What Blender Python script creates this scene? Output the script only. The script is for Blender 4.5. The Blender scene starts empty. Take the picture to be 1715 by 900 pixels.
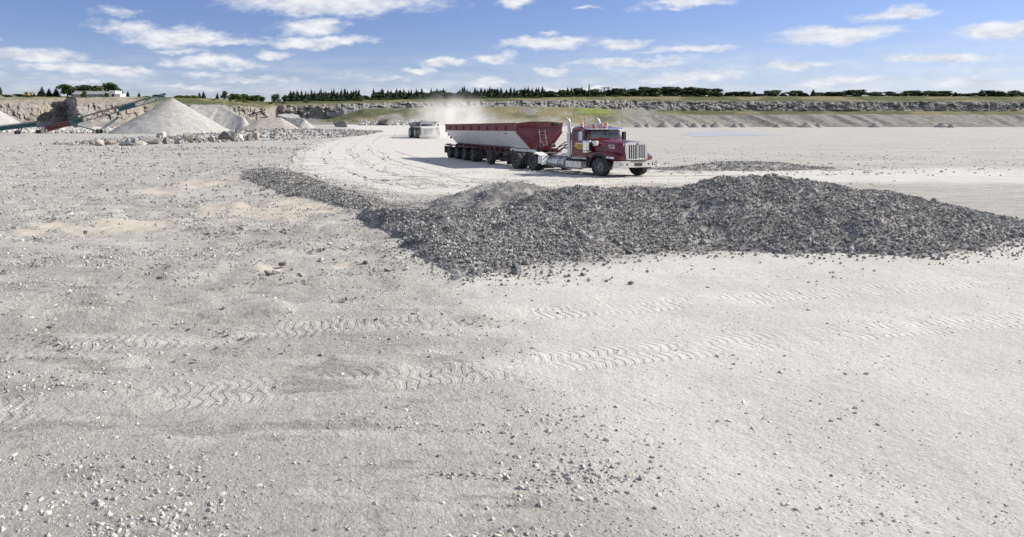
import bpy, math, random
import numpy as np
from mathutils import Vector, Matrix, Euler

R = math.radians
sc = bpy.context.scene
COL = sc.collection

# ---------------------------------------------------------------- camera
F, HX, HY, CAMZ = 1200.0, 600.0, 209.0, 3.0      # focal length and principal point in photo pixels
cam = bpy.data.cameras.new('camera')
cam_o = bpy.data.objects.new('camera', cam)
COL.objects.link(cam_o)
cam.sensor_fit = 'HORIZONTAL'
cam.sensor_width = 36.0
cam.lens = 36.0 * F / 1715.0
cam.shift_x = (857.5 - HX) / 1715.0
cam.shift_y = -(450.0 - HY) / 1715.0
cam.clip_start = 0.1
cam.clip_end = 9000
cam_o.location = (0, 0, CAMZ)
cam_o.rotation_euler = (R(90), 0, 0)
sc.camera = cam_o
sc.cycles.volume_bounces = 3
sc.cycles.max_bounces = 8

# ---------------------------------------------------------------- world, sun, exposure
SUN_EL = 35.5
SUN_AZ = 80.0            # compass-style: 0 = +Y (view direction), 90 = +X (right)
sdir = Vector((math.sin(R(SUN_AZ)) * math.cos(R(SUN_EL)), math.cos(R(SUN_AZ)) * math.cos(R(SUN_EL)), math.sin(R(SUN_EL))))
sun = bpy.data.lights.new('sun', 'SUN')
sun.energy = 5.0
sun.angle = R(0.53)
sun.color = (1.0, 0.935, 0.835)
sun_o = bpy.data.objects.new('sun', sun)
COL.objects.link(sun_o)
sun_o.rotation_euler = sdir.to_track_quat('Z', 'Y').to_euler()
sun_o.location = (40, -20, 60)

world = bpy.data.worlds.new('World')
sc.world = world
world.use_nodes = True


class NT:
    """small helper to write node trees"""
    def __init__(self, tree):
        self.t = tree
        self.n = tree.nodes
        self.l = tree.links

    def node(self, typ, ins=None, **props):
        n = self.n.new(typ)
        for k, v in props.items():
            setattr(n, k, v)
        for k, v in (ins or {}).items():
            s = n.inputs[k]
            if isinstance(v, bpy.types.NodeSocket):
                self.l.new(v, s)
            else:
                s.default_value = v
        return n

    def math(self, op, a, b=None, c=None, clamp=False):
        ins = {0: a}
        if b is not None:
            ins[1] = b
        if c is not None:
            ins[2] = c
        return self.node('ShaderNodeMath', ins, operation=op, use_clamp=clamp).outputs[0]

    def vmath(self, op, a, b=None, out=0):
        ins = {0: a}
        if b is not None:
            ins[1] = b
        return self.node('ShaderNodeVectorMath', ins, operation=op).outputs[out]

    def ramp(self, v, lo, hi, a=0.0, b=1.0, interp='SMOOTHSTEP'):
        return self.node('ShaderNodeMapRange', {0: v, 1: lo, 2: hi, 3: a, 4: b}, interpolation_type=interp).outputs[0]

    def noise(self, vec, scale, detail=4.0, rough=0.55, out=0):
        return self.node('ShaderNodeTexNoise', {'Vector': vec, 'Scale': scale, 'Detail': detail, 'Roughness': rough}).outputs[out]

    def mix(self, f, a, b, mode='MIX'):
        n = self.node('ShaderNodeMix', data_type='RGBA', blend_type=mode)
        for i, v in ((0, f), (6, a), (7, b)):
            s = n.inputs[i]
            if isinstance(v, bpy.types.NodeSocket):
                self.l.new(v, s)
            elif i == 0:
                s.default_value = v
            else:
                s.default_value = (*v, 1.0) if len(v) == 3 else v
        return n.outputs[2]

    def xyz(self, x, y, z):
        return self.node('ShaderNodeCombineXYZ', {0: x, 1: y, 2: z}).outputs[0]


def build_world():
    T = NT(world.node_tree)
    T.n.clear()
    sky = T.node('ShaderNodeTexSky', sky_type='NISHITA', sun_disc=False, sun_elevation=R(SUN_EL), sun_rotation=R(SUN_AZ),
                 altitude=200.0, air_density=1.0, dust_density=0.25, ozone_density=2.6)
    d = T.node('ShaderNodeTexCoord').outputs['Generated']
    sep = T.node('ShaderNodeSeparateXYZ', {0: d})
    az = T.math('ARCTAN2', sep.outputs[0], sep.outputs[1])
    el = T.math('ARCSINE', sep.outputs[2])
    # wispy warp of the cloud coordinates
    base = T.xyz(az, T.math('MULTIPLY', el, 2.2), 0.0)
    w1 = T.noise(base, 16.0, 6.0, 0.62, out=1)
    warp = T.vmath('MULTIPLY', T.vmath('SUBTRACT', w1, (0.5, 0.5, 0.5)), (0.085, 0.034, 0.0))
    p = T.vmath('ADD', T.xyz(az, el, 0.0), warp)
    fine = T.noise(T.xyz(az, T.math('MULTIPLY', el, 2.6), 3.0), 55.0, 6.0, 0.6)
    clouds = [  # photo x, y, half width, half height, weight
        (560, 6, 175, 20, 1.0), (215, 47, 60, 11, .75), (300, 62, 95, 15, .95), (385, 70, 60, 8, .8), (195, 20, 48, 11, .6), (310, 84, 42, 6, .7),
        (520, 45, 58, 15, 1.0), (530, 71, 95, 10, 1.0), (60, 94, 85, 13, 1.0), (150, 115, 120, 10, 1.0), (355, 104, 85, 12, .95), (460, 90, 34, 6, .9),
        (345, 122, 70, 6, .6), (859, 4, 30, 10, 1.0), (996, 13, 24, 4, .7), (1145, 3, 72, 9, .9), (915, 73, 84, 11, 1.0), (1030, 77, 52, 9, .85),
        (920, 54, 22, 5, .6), (745, 104, 34, 8, .9), (825, 97, 50, 9, .85), (700, 115, 32, 7, .8), (1150, 84, 78, 7, .85), (1060, 105, 130, 8, .8),
        (1150, 129, 120, 14, .8), (920, 118, 46, 7, .75), (815, 142, 48, 8, .95), (420, 132, 150, 8, .55), (650, 130, 120, 7, .5), (140, 138, 60, 8, .6),
        (980, 146, 120, 6, .7), (700, 150, 90, 5, .6), (320, 146, 130, 7, .55),
        (1405, 60, 100, 13, 1.0), (1320, 108, 85, 8, .8), (1560, 96, 100, 11, .95), (1500, 22, 70, 9, .8), (1690, 48, 90, 15, 1.0), (1640, 136, 110, 9, .8),
        (1400, 138, 110, 9, .7), (-120, 60, 90, 14, 1.0), (-90, 120, 110, 9, .9), (1880, 100, 120, 12, .9)]
    acc = None
    shade = None
    for (cx, cy, w, h, wt) in clouds:
        rr = math.hypot(F, cx - HX)
        a0 = math.atan((cx - HX) / F)
        e0 = math.atan((HY - cy) / rr)
        aw = w / F * math.cos(a0) ** 2
        eh = h / rr
        q = T.vmath('MULTIPLY', T.vmath('SUBTRACT', p, (a0, e0, 0)), (1 / aw, 1 / eh, 0))
        ln = T.vmath('LENGTH', q, out=1)
        m = T.node('ShaderNodeMapRange', {0: ln, 1: 1.45, 2: 0.25, 3: 0.0, 4: wt}, interpolation_type='LINEAR').outputs[0]
        acc = m if acc is None else T.math('MAXIMUM', acc, m)
    # sky outside the view: fair-weather clouds, cover thickened to neutralise blue ambient light
    zc = T.math('MAXIMUM', sep.outputs[2], 0.06)
    pl = T.xyz(T.math('DIVIDE', sep.outputs[0], zc), T.math('DIVIDE', sep.outputs[1], zc), 0.0)
    rest = T.ramp(T.noise(pl, 0.55, 5.0, 0.6), 0.44, 0.62, 0.0, 1.0)
    aabs = T.math('ABSOLUTE', az)
    outside = T.math('MAXIMUM', T.ramp(aabs, 1.0, 1.25), T.ramp(el, 0.2, 0.3))
    rest = T.math('MULTIPLY', rest, outside)
    acc = T.math('MAXIMUM', acc, rest)
    dens = T.math('ADD', acc, T.math('MULTIPLY', T.math('SUBTRACT', fine, 0.5), 0.85))
    dens = T.ramp(dens, 0.08, 0.86)
    veil = T.math('MULTIPLY', T.ramp(el, 0.125, 0.02), T.ramp(T.noise(T.xyz(T.math('MULTIPLY', az, 3.0), T.math('MULTIPLY', el, 26.0), 7.0), 2.4, 5.0, 0.6), 0.36, 0.72, 0.16, 0.70))
    veil = T.math('MULTIPLY', veil, T.ramp(el, -0.02, 0.0))
    cov = T.math('MAXIMUM', T.math('MULTIPLY', dens, 0.96), veil)
    body = T.noise(T.xyz(az, T.math('MULTIPLY', el, 2.4), 11.0), 30.0, 5.0, 0.6)
    ccol = T.mix(T.ramp(body, 0.3, 0.68), (7.4, 8.0, 9.2), (11.2, 11.3, 11.5))
    # a touch deeper blue than the raw model at this altitude
    skyc = T.mix(1.0, sky.outputs[0], (1.0, 1.0, 1.36), 'MULTIPLY')
    col = T.mix(cov, skyc, ccol)
    bg = T.node('ShaderNodeBackground', {'Color': col, 'Strength': 0.06})
    out = T.node('ShaderNodeOutputWorld')
    T.l.new(bg.outputs[0], out.inputs[0])


build_world()
vs = sc.view_settings
vs.view_transform = 'Standard'
vs.look = 'None'
vs.exposure = 0.48
vs.gamma = 1.0
vs.use_curve_mapping = False

# ---------------------------------------------------------------- numeric helpers
rng = np.random.default_rng(7)
random.seed(11)


def _h(ix, iy, seed):
    n = (ix.astype(np.int64) * 374761393 + iy.astype(np.int64) * 668265263 + seed * 1274126177) & 0xffffffff
    n = ((n ^ (n >> 13)) * 1274126177) & 0xffffffff
    return ((n ^ (n >> 16)) & 0xffff) / 65535.0


def vnoise(x, y, seed=0):
    x = np.asarray(x, float); y = np.asarray(y, float)
    ix = np.floor(x); iy = np.floor(y)
    fx = x - ix; fy = y - iy
    fx = fx * fx * (3 - 2 * fx); fy = fy * fy * (3 - 2 * fy)
    a = _h(ix, iy, seed); b = _h(ix + 1, iy, seed); c = _h(ix, iy + 1, seed); d = _h(ix + 1, iy + 1, seed)
    return (a * (1 - fx) + b * fx) * (1 - fy) + (c * (1 - fx) + d * fx) * fy


def fbm(x, y, oct=4, seed=0):
    s = 0; a = .5; t = 0
    for i in range(oct):
        s = s + a * vnoise(x * 2 ** i, y * 2 ** i, seed + i * 17)
        t += a; a *= .5
    return s / t


def cellrnd(x, y, seed=0):
    return _h(np.floor(np.asarray(x, float)), np.floor(np.asarray(y, float)), seed)


def sstep(a, b, x):
    t = np.clip((np.asarray(x, float) - a) / (b - a), 0, 1)
    return t * t * (3 - 2 * t)


def gpt(px, py, z=0.0):
    """a photo pixel dropped on the level z"""
    Y = F * (CAMZ - z) / (py - HY)
    return ((px - HX) / F * Y, Y, z)


def pt(px, py, Y):
    return ((px - HX) / F * Y, Y, CAMZ + (HY - py) / F * Y)


# ---------------------------------------------------------------- scene helpers
def link(o, parent=None):
    COL.objects.link(o)
    if parent is not None:
        o.parent = parent
    return o


def tag(o, label=None, cat=None, group=None, kind=None):
    if label: o['label'] = label
    if cat: o['category'] = cat
    if group: o['group'] = group
    if kind: o['kind'] = kind
    return o


def thing(name, label, cat, loc=(0, 0, 0), rz=0.0, group=None):
    o = bpy.data.objects.new(name, None)
    o.empty_display_size = 0.3
    o.location = loc
    o.rotation_euler = (0, 0, rz)
    link(o)
    return tag(o, label, cat, group)


def copy_tree(o, parent=None):
    c = o.copy()
    COL.objects.link(c)
    c.parent = parent
    for ch in o.children:
        copy_tree(ch, c)
    return c


def mesh_np(name, V, Fc, mats, parent=None, smooth=False, matidx=None, attrs=None):
    me = bpy.data.meshes.new(name)
    V = np.ascontiguousarray(V, np.float32); Fc = np.ascontiguousarray(Fc, np.int32)
    k = Fc.shape[1]; nf = len(Fc)
    me.vertices.add(len(V)); me.vertices.foreach_set('co', V.ravel())
    me.loops.add(nf * k); me.loops.foreach_set('vertex_index', Fc.ravel())
    me.polygons.add(nf)
    me.polygons.foreach_set('loop_start', np.arange(0, nf * k, k, dtype=np.int32))
    me.polygons.foreach_set('loop_total', np.full(nf, k, np.int32))
    if matidx is not None:
        me.polygons.foreach_set('material_index', np.asarray(matidx, np.int32))
    me.polygons.foreach_set('use_smooth', np.full(nf, smooth))
    me.update(calc_edges=True)
    for nm, arr in (attrs or {}).items():
        a = me.attributes.new(nm, 'FLOAT', 'POINT')
        a.data.foreach_set('value', np.ascontiguousarray(arr, np.float32))
    for m in (mats if isinstance(mats, (list, tuple)) else [mats]):
        me.materials.append(m)
    return link(bpy.data.objects.new(name, me), parent)


def grid_faces(nr, nc):
    i = np.arange(nr - 1)[:, None] * nc + np.arange(nc - 1)[None, :]
    return np.stack([i, i + 1, i + nc + 1, i + nc], -1).reshape(-1, 4)


class MB:
    """mesh builder: boxes, bars, tubes, lathes, prisms -> ONE mesh object"""
    def __init__(self, s=1.0):
        self.v = []; self.f = []; self.s = s

    def add(self, vs, fs):
        o = len(self.v)
        self.v += [tuple(p) for p in vs]
        self.f += [tuple(i + o for i in f) for f in fs]
        return self

    def box(self, c, size, bev=0.0, rot=None, taper=(1, 1)):
        hx, hy, hz = size[0] / 2, size[1] / 2, size[2] / 2
        M = rot.to_matrix() if rot is not None else None
        b = min(bev, hx * .9, hy * .9, hz * .9)
        vs = []
        fs = []
        if b <= 0:
            for z in (-1, 1):
                for x, y in ((-1, -1), (1, -1), (1, 1), (-1, 1)):
                    t = taper if z > 0 else (1, 1)
                    vs.append(Vector((x * hx * t[0], y * hy * t[1], z * hz)))
            fs = [(3, 2, 1, 0), (4, 5, 6, 7), (0, 1, 5, 4), (1, 2, 6, 5), (2, 3, 7, 6), (3, 0, 4, 7)]
        else:
            rings = []
            for z, ins in ((-hz, b), (-hz + b, 0), (hz - b, 0), (hz, b)):
                t = taper if z > 0 else (1, 1)
                x1, y1 = hx * t[0] - ins, hy * t[1] - ins
                c_ = b if ins == 0 else b * .4
                ring = [(-x1 + c_, -y1), (x1 - c_, -y1), (x1, -y1 + c_), (x1, y1 - c_), (x1 - c_, y1), (-x1 + c_, y1), (-x1, y1 - c_), (-x1, -y1 + c_)]
                rings.append([Vector((x, y, z)) for x, y in ring])
            for r in rings: vs += r
            for k in range(3):
                for i in range(8):
                    j = (i + 1) % 8
                    fs.append((k * 8 + i, k * 8 + j, k * 8 + 8 + j, k * 8 + 8 + i))
            fs.append(tuple(range(7, -1, -1))); fs.append(tuple(range(24, 32)))
        c = Vector(c)
        return self.add([(M @ p if M else p) + c for p in vs], fs)

    def bar(self, a, b, w, h=None):
        a = Vector(a); b = Vector(b); h = h or w
        d = b - a
        q = d.to_track_quat('X', 'Z')
        return self.box((a + b) / 2, (d.length, w, h), 0, q)

    def cyl(self, a, b, r0, r1=None, n=12, caps=True):
        a = Vector(a); b = Vector(b); r1 = r0 if r1 is None else r1
        q = (b - a).to_track_quat('Z', 'Y')
        vs = []
        for p, r in ((a, r0), (b, r1)):
            for i in range(n):
                t = 2 * math.pi * i / n
                vs.append(p + q @ Vector((math.cos(t) * r, math.sin(t) * r, 0)))
        fs = [(i, (i + 1) % n, n + (i + 1) % n, n + i) for i in range(n)]
        if caps:
            fs += [tuple(range(n - 1, -1, -1)), tuple(range(n, 2 * n))]
        return self.add(vs, fs)

    def tube(self, path, r, n=8, caps=True):
        P = [Vector(p) for p in path]
        rs = r if isinstance(r, (list, tuple)) else [r] * len(P)
        vs = []; fs = []
        for k, p in enumerate(P):
            d = (P[min(k + 1, len(P) - 1)] - P[max(k - 1, 0)]).normalized()
            up = Vector((0, 0, 1)) if abs(d.z) < .95 else Vector((0, 1, 0))
            if abs(d.z) > .6: up = Vector((0, 1, 0))
            u = d.cross(up).normalized(); w = u.cross(d)
            for i in range(n):
                t = 2 * math.pi * i / n
                vs.append(p + (u * math.cos(t) + w * math.sin(t)) * rs[k])
        for k in range(len(P) - 1):
            for i in range(n):
                j = (i + 1) % n
                fs.append((k * n + i, k * n + j, k * n + n + j, k * n + n + i))
        if caps:
            fs += [tuple(range(n - 1, -1, -1)), tuple(range((len(P) - 1) * n, len(P) * n))]
        return self.add(vs, fs)

    def lathe(self, prof, c, axis, n=24, closed=False):
        """prof: (along axis, radius)"""
        c = Vector(c); q = Vector(axis).to_track_quat('Z', 'Y')
        vs = []; fs = []
        for a, r in prof:
            for i in range(n):
                t = 2 * math.pi * i / n
                vs.append(c + q @ Vector((math.cos(t) * r, math.sin(t) * r, a)))
        m = len(prof)
        for k in range(m if closed else m - 1):
            k2 = (k + 1) % m
            for i in range(n):
                j = (i + 1) % n
                fs.append((k * n + i, k * n + j, k2 * n + j, k2 * n + i))
        return self.add(vs, fs)

    def loft(self, rings, cap0=True, cap1=True):
        n = len(rings[0]); vs = []; fs = []
        for r in rings: vs += [Vector(p) for p in r]
        for k in range(len(rings) - 1):
            for i in range(n):
                j = (i + 1) % n
                fs.append((k * n + i, k * n + j, k * n + n + j, k * n + n + i))
        if cap0: fs.append(tuple(range(n - 1, -1, -1)))
        if cap1: fs.append(tuple(range((len(rings) - 1) * n, len(rings) * n)))
        return self.add(vs, fs)

    def slab(self, quad, th):
        """four corners + thickness along the normal (away from it)"""
        q = [Vector(p) for p in quad]
        nrm = (q[1] - q[0]).cross(q[3] - q[0]).normalized() * th
        vs = q + [p - nrm for p in q]
        return self.add(vs, [(0, 1, 2, 3), (7, 6, 5, 4), (0, 4, 5, 1), (1, 5, 6, 2), (2, 6, 7, 3), (3, 7, 4, 0)])

    def build(self, name, mat, parent=None, smooth=False, bevel=0.0):
        me = bpy.data.meshes.new(name)
        s = self.s
        me.from_pydata([(x * s, y * s, z) for x, y, z in self.v], [], self.f)
        me.materials.append(mat)
        if smooth:
            me.polygons.foreach_set('use_smooth', [True] * len(me.polygons))
            me.set_sharp_from_angle(angle=R(38))
        me.update()
        o = bpy.data.objects.new(name, me)
        if bevel > 0:
            b = o.modifiers.new('bevel', 'BEVEL'); b.width = bevel; b.segments = 2; b.limit_method = 'ANGLE'; b.angle_limit = R(35)
        return link(o, parent)


# ---------------------------------------------------------------- materials
def pm(name, col, rough=0.6, metal=0.0, col2=None, nscale=3.0, nlo=.4, nhi=.65, coat=0.0, bump=0.0, bscale=20.0, spec=0.5, island=None, coord='Object'):
    m = bpy.data.materials.new(name); m.use_nodes = True
    T = NT(m.node_tree); b = T.n['Principled BSDF']
    tc = T.node('ShaderNodeTexCoord').outputs[coord]
    c = (*col, 1)
    if col2 is not None:
        f = T.ramp(T.noise(tc, nscale, 6.0, .62), nlo, nhi)
        c = T.mix(f, col, col2)
    if island is not None:
        rnd = T.node('ShaderNodeNewGeometry').outputs['Random Per Island']
        src = c if isinstance(c, bpy.types.NodeSocket) else col
        g = T.node('ShaderNodeValToRGB', {0: rnd})
        r0 = g.color_ramp
        r0.elements[0].color = (*island[0], 1)
        r0.elements[1].color = (*island[-1], 1)
        for i, e in enumerate(island[1:-1]):
            x = r0.elements.new((i + 1) / (len(island) - 1)); x.color = (*e, 1)
        c = T.mix(0.5, src, g.outputs[0]) if col2 is not None else g.outputs[0]
    if isinstance(c, bpy.types.NodeSocket): T.l.new(c, b.inputs['Base Color'])
    else: b.inputs['Base Color'].default_value = c
    b.inputs['Roughness'].default_value = rough
    b.inputs['Metallic'].default_value = metal
    b.inputs['Coat Weight'].default_value = coat
    b.inputs['Specular IOR Level'].default_value = spec
    if bump:
        n = T.node('ShaderNodeBump', {'Strength': bump, 'Distance': .02, 'Height': T.noise(tc, bscale, 6.0, .6)})
        T.l.new(n.outputs[0], b.inputs['Normal'])
    return m


M = {}
M['red'] = pm('red_paint', (.135, .004, .009), .28, 0, (.16, .028, .026), 2.2, .5, .85, coat=.6)
M['red_dull'] = pm('dull_red_paint', (.14, .010, .014), .5, 0, (.16, .05, .045), 3.0, .42, .75)
M['red_dark'] = pm('grimy_red_frame', (.075, .014, .016), .65, 0, (.13, .09, .08), 3.0, .4, .7)
M['white'] = pm('white_paint', (.78, .775, .75), .45, 0, (.60, .575, .53), 1.6, .45, .75)
M['chrome'] = pm('chrome', (.82, .82, .82), .18, 1.0, (.6, .58, .55), 5, .5, .8)
M['alu'] = pm('dusty_aluminium', (.62, .62, .61), .38, .9, (.45, .43, .40), 4, .4, .7)
M['dark'] = pm('dark_steel', (.035, .035, .037), .6, .2, (.12, .115, .105), 4, .45, .75)
M['frame'] = pm('dusty_frame_steel', (.07, .062, .058), .7, .2, (.19, .18, .165), 4, .4, .7)
M['rubber'] = pm('tyre_rubber', (.03, .03, .031), .85, 0, (.13, .125, .115), 5, .42, .75)
M['rubber_dusty'] = pm('dusty_haul_tyre', (.10, .098, .094), .9, 0, (.22, .215, .2), 3, .4, .7)
M['rim'] = pm('steel_rim', (.3, .3, .3), .5, .6, (.2, .19, .18), 6, .4, .7)
M['rimdark'] = pm('dusty_rim', (.14, .135, .125), .6, .3, (.22, .21, .19), 6, .4, .7)
M['glass'] = pm('window_glass', (.03, .045, .05), .04, 0, spec=.9)
M['amber'] = pm('amber_lens', (.78, .40, .20), .25)
M['lamp'] = pm('clear_lamp', (.8, .8, .78), .15)
M['yellow'] = pm('yellow_decal', (.72, .5, .03), .5)
M['black'] = pm('black_plastic', (.015, .015, .016), .5)
M['hose'] = pm('black_hose', (.012, .012, .013), .5)
M['teal'] = pm('teal_paint', (.045, .17, .20), .6, 0, (.2, .27, .27), 1.2, .42, .75)
M['conred'] = pm('faded_red_paint', (.20, .06, .055), .7, 0, (.30, .2, .18), 1.5, .4, .7)
M['conmauve'] = pm('dusty_brown_steel', (.2, .13, .12), .75, 0, (.32, .27, .25), 1.5, .4, .7)
M['belt'] = pm('conveyor_belt', (.03, .03, .032), .8)
M['haul'] = pm('haul_white_paint', (.74, .74, .72), .45, 0, (.62, .6, .56), 1.2, .4, .75)
M['haulgrey'] = pm('haul_tray_steel', (.33, .33, .325), .6, .1, (.46, .45, .43), 1.2, .4, .7)
M['roofgrey'] = pm('metal_roof', (.26, .26, .26), .6, .1, (.34, .33, .31), .4, .4, .7)
M['wallgrey'] = pm('block_wall', (.4, .38, .34), .9, 0, (.3, .28, .25), .5)
M['wallwhite'] = pm('white_wall', (.8, .8, .78), .8)
M['excav'] = pm('machine_yellow', (.62, .38, .03), .5, 0, (.5, .4, .2), 1.0)
GREY = [(.10, .099, .096), (.18, .177, .17), (.26, .255, .244), (.35, .342, .323), (.56, .545, .51)]
M['stone_dark'] = pm('crushed_stone', (.2, .2, .2), .92, island=GREY, bump=.3, bscale=40)
PALE = [(.22, .22, .215), (.36, .355, .34), (.43, .42, .395), (.5, .485, .45), (.60, .58, .54)]
M['stone_pale'] = pm('pale_stone', (.4, .4, .4), .92, island=PALE)
M['stone_mid'] = pm('grey_stone', (.3, .3, .3), .92, island=[(.14, .14, .14), (.24, .24, .235), (.33, .325, .31), (.45, .44, .41)])
def boulder_mat(name, a, b):
    return pm(name, a, .92, 0, b, 1.6, .4, .62, bump=.7, bscale=5.0)
M['b_cream'] = boulder_mat('cream_limestone', (.46, .42, .355), (.36, .34, .305))
M['b_grey'] = boulder_mat('grey_limestone', (.33, .325, .31), (.22, .22, .22))
M['b_dark'] = boulder_mat('dark_limestone', (.13, .13, .125), (.22, .21, .2))
M['b_tan'] = boulder_mat('tan_limestone', (.40, .33, .275), (.33, .30, .27))
M['b_pale'] = boulder_mat('pale_limestone', (.55, .53, .48), (.42, .41, .38))
M['bark'] = pm('bark', (.07, .05, .035), .9)
def leaf_mat(name, cols):
    m = pm(name, cols[0], .7, island=cols)
    b = m.node_tree.nodes['Principled BSDF']
    b.inputs['Specular IOR Level'].default_value = .25
    return m
M['spruce'] = leaf_mat('spruce_needles', [(.022, .042, .024), (.044, .072, .038), (.075, .105, .055)])
M['leaf'] = leaf_mat('broad_leaves', [(.022, .045, .014), (.045, .08, .022), (.075, .115, .035)])
M['leafd'] = leaf_mat('dark_leaves', [(.03, .055, .022), (.058, .09, .034), (.10, .135, .052)])
M['leafy'] = leaf_mat('yellow_green_leaves', [(.05, .08, .02), (.1, .14, .035), (.16, .19, .06)])
M['grassblade'] = leaf_mat('dry_grass_blades', [(.08, .10, .03), (.16, .17, .06), (.26, .24, .11)])

# ================================================================ GROUND
ROAD = [(-14, 420), (-6, 300), (-1.6, 190), (-6.2, 124), (-7, 84), (-6, 59), (-4.3, 44.4), (-2.4, 36.4), (-.5, 31.9), (2, 29.8), (5.3, 30.5), (10.2, 33.0), (16, 35.5), (24, 36.5), (34, 36), (60, 33)]


def smooth_path(P, n=8):
    P = np.array(P, float); out = []
    for i in range(len(P) - 1):
        p0 = P[max(i - 1, 0)]; p1 = P[i]; p2 = P[i + 1]; p3 = P[min(i + 2, len(P) - 1)]
        for k in range(n):
            t = k / n
            out.append(.5 * ((2 * p1) + (-p0 + p2) * t + (2 * p0 - 5 * p1 + 4 * p2 - p3) * t * t + (-p0 + 3 * p1 - 3 * p2 + p3) * t ** 3))
    out.append(P[-1])
    return np.array(out)


ROADS = smooth_path(ROAD, 6)


def path_dist(x, y, P):
    """distance to a polyline, with the parameter of the nearest point"""
    best = np.full(x.shape, 1e9); par = np.zeros(x.shape)
    for i in range(len(P) - 1):
        a = P[i]; d = P[i + 1] - a; L = d @ d + 1e-9
        t = np.clip(((x - a[0]) * d[0] + (y - a[1]) * d[1]) / L, 0, 1)
        q = np.hypot(x - a[0] - t * d[0], y - a[1] - t * d[1])
        m = q < best
        best = np.where(m, q, best); par = np.where(m, i + t, par)
    return best, par


def inside_poly(x, y, P):
    r = np.zeros(x.shape, bool); n = len(P)
    for i in range(n):
        a = P[i]; b = P[(i + 1) % n]
        c = (a[1] > y) != (b[1] > y)
        xi = (b[0] - a[0]) * (y - a[1]) / (b[1] - a[1] + 1e-12) + a[0]
        r ^= c & (x < xi)
    return r


ROADPOLY = np.vstack([ROADS, [[90, 33], [300, 80], [300, 420]]])

# gravel ridges in the foreground: x, y, height, width of the near flank, width of the far flank
# columns: x, ridge y, ridge height, foot y on the near side, far flank width
RID = np.array([(-.3, 25.6, .0, 25.2, 1.2), (.2, 25.0, .16, 23.6, 1.4), (.65, 22.6, .34, 19.6, 1.6), (1.2, 21.2, .46, 17.0, 1.7), (2.0, 20.4, .54, 14.0, 1.8), (3.2, 20.2, .62, 14.6, 2.0), (4.5, 20.2, .86, 15.6, 2.4), (5.6, 20.3, 1.12, 16.2, 2.8),
                (6.4, 20.5, 1.27, 16.6, 3.0), (7.9, 20.5, 1.15, 17.0, 3.0), (9.0, 20.5, 1.24, 16.9, 3.0), (10.3, 20.5, 1.48, 16.6, 3.2), (12.5, 20.6, 1.50, 16.2, 3.4), (15, 21.2, 1.12, 17.2, 3.0), (18.2, 22.0, .55, 19.4, 2.2), (21, 23.0, .0, 22.4, 1.4)])
HUMP = smooth_path([(2.4, 25.6, .12, 2.2, 1.6), (3.8, 25.6, .60, 3.4, 2.2), (5.2, 25.6, .92, 3.8, 2.6), (6.4, 25.8, .82, 3.6, 2.6), (8.0, 26.2, .30, 2.6, 2.0), (9.5, 26.8, .05, 1.2, 1.2)], 5)
WINDROW = smooth_path([(.3, 25.0, .16, .8, 1.4), (-.7, 27.6, .26, .9, 1.5), (-1.9, 30.4, .30, 1.2, 1.7), (-3.0, 33.5, .32, 1.5, 1.9), (-4.2, 37.5, .40, 1.7, 2.1), (-5.2, 41.5, .30, 1.6, 1.9), (-6.2, 46, .10, 1.2, 1.4)], 5)
RIGHTBERM = smooth_path([(20.6, 47.5, .04, 1.0, 1.5), (23, 48, .30, 1.8, 2.2), (25.5, 48.5, .48, 2.2, 2.6), (28.5, 49, .42, 2.2, 2.4), (31.5, 49.5, .05, 1.2, 1.5)], 4)


def ridge_h(x, y, P):
    d, par = path_dist(x, y, P[:, :2])
    i = np.clip(par.astype(int), 0, len(P) - 2); t = par - i
    q = P[i] * (1 - t)[..., None] + P[i + 1] * t[..., None]
    near = y < q[..., 1] - 0.0
    w = np.where(near, q[..., 3], q[..., 4])
    k = d / w * (1 + .34 * (fbm(x * .8, y * .8, 3, 5) - .5))
    return q[..., 2] * np.where(k < 1, 1 - np.power(np.clip(k, 0, 1), 1.15), -0.12 * (k - 1))


def main_h(x, y):
    xw = x + (fbm(x * .7, y * .7, 3, 6) - .5) * .9
    yr, zr_, yb, wf = (np.interp(xw, RID[:, 0], RID[:, k]) for k in (1, 2, 3, 4))
    k = np.where(y < yr, (yr - y) / (yr - yb), (y - yr) / wf) * (1 + .22 * (fbm(x * .8, y * .8, 3, 5) - .5))
    h = zr_ * np.where(k < 1, 1 - np.power(np.clip(k, 0, 1), 1.1), -.14 * (k - 1))
    return np.where((xw < RID[0, 0]) | (xw > RID[-1, 0]), -.3, np.where(zr_ < .02, -.05, h))


def ledge(x, y):
    """low broken rock ledges on the unworked left part of the floor: (0..1 step height, strength)"""
    q = fbm(x * .16 + 3, y * .34, 5, 205) * 9.0
    fr = q - np.floor(q)
    e = np.floor(q) + sstep(0, .11, fr)
    left = sstep(4.5, -.5, x - .02 * y - np.clip(8 - y, 0, 8) * 1.2) * sstep(95, 60, y) * sstep(6, 12, y)
    return (e - q * .82 - .8), .15 * left


def base_z(x, y):
    px = HX + F * x / np.maximum(y, 1.0)
    z = (.0055 + .0095 * sstep(400, 560, px) * sstep(1010, 860, px)) * np.maximum(0, y - 140)
    near = np.clip(1 - y / 120, 0, 1)
    z = z + (fbm(x * .22, y * .22, 3, 31) - .5) * .16 * np.clip(y / 20, .15, 1) * np.clip(1.6 - y / 60, .25, 1)
    z = z + (fbm(x * 1.3, y * 1.3, 2, 77) - .5) * .035 * near
    e, amt = ledge(x, y)
    z = z + e * amt
    return z


def pile_z(x, y):
    h = np.maximum.reduce([main_h(x, y), ridge_h(x, y, HUMP), ridge_h(x, y, WINDROW)])
    lump = (fbm(x * 1.5, y * 1.5, 4, 9) - .5) * .30 + (fbm(x * 5, y * 5, 2, 3) - .5) * .09
    return h + lump * np.clip(h * 2.2, 0, 1)


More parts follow.
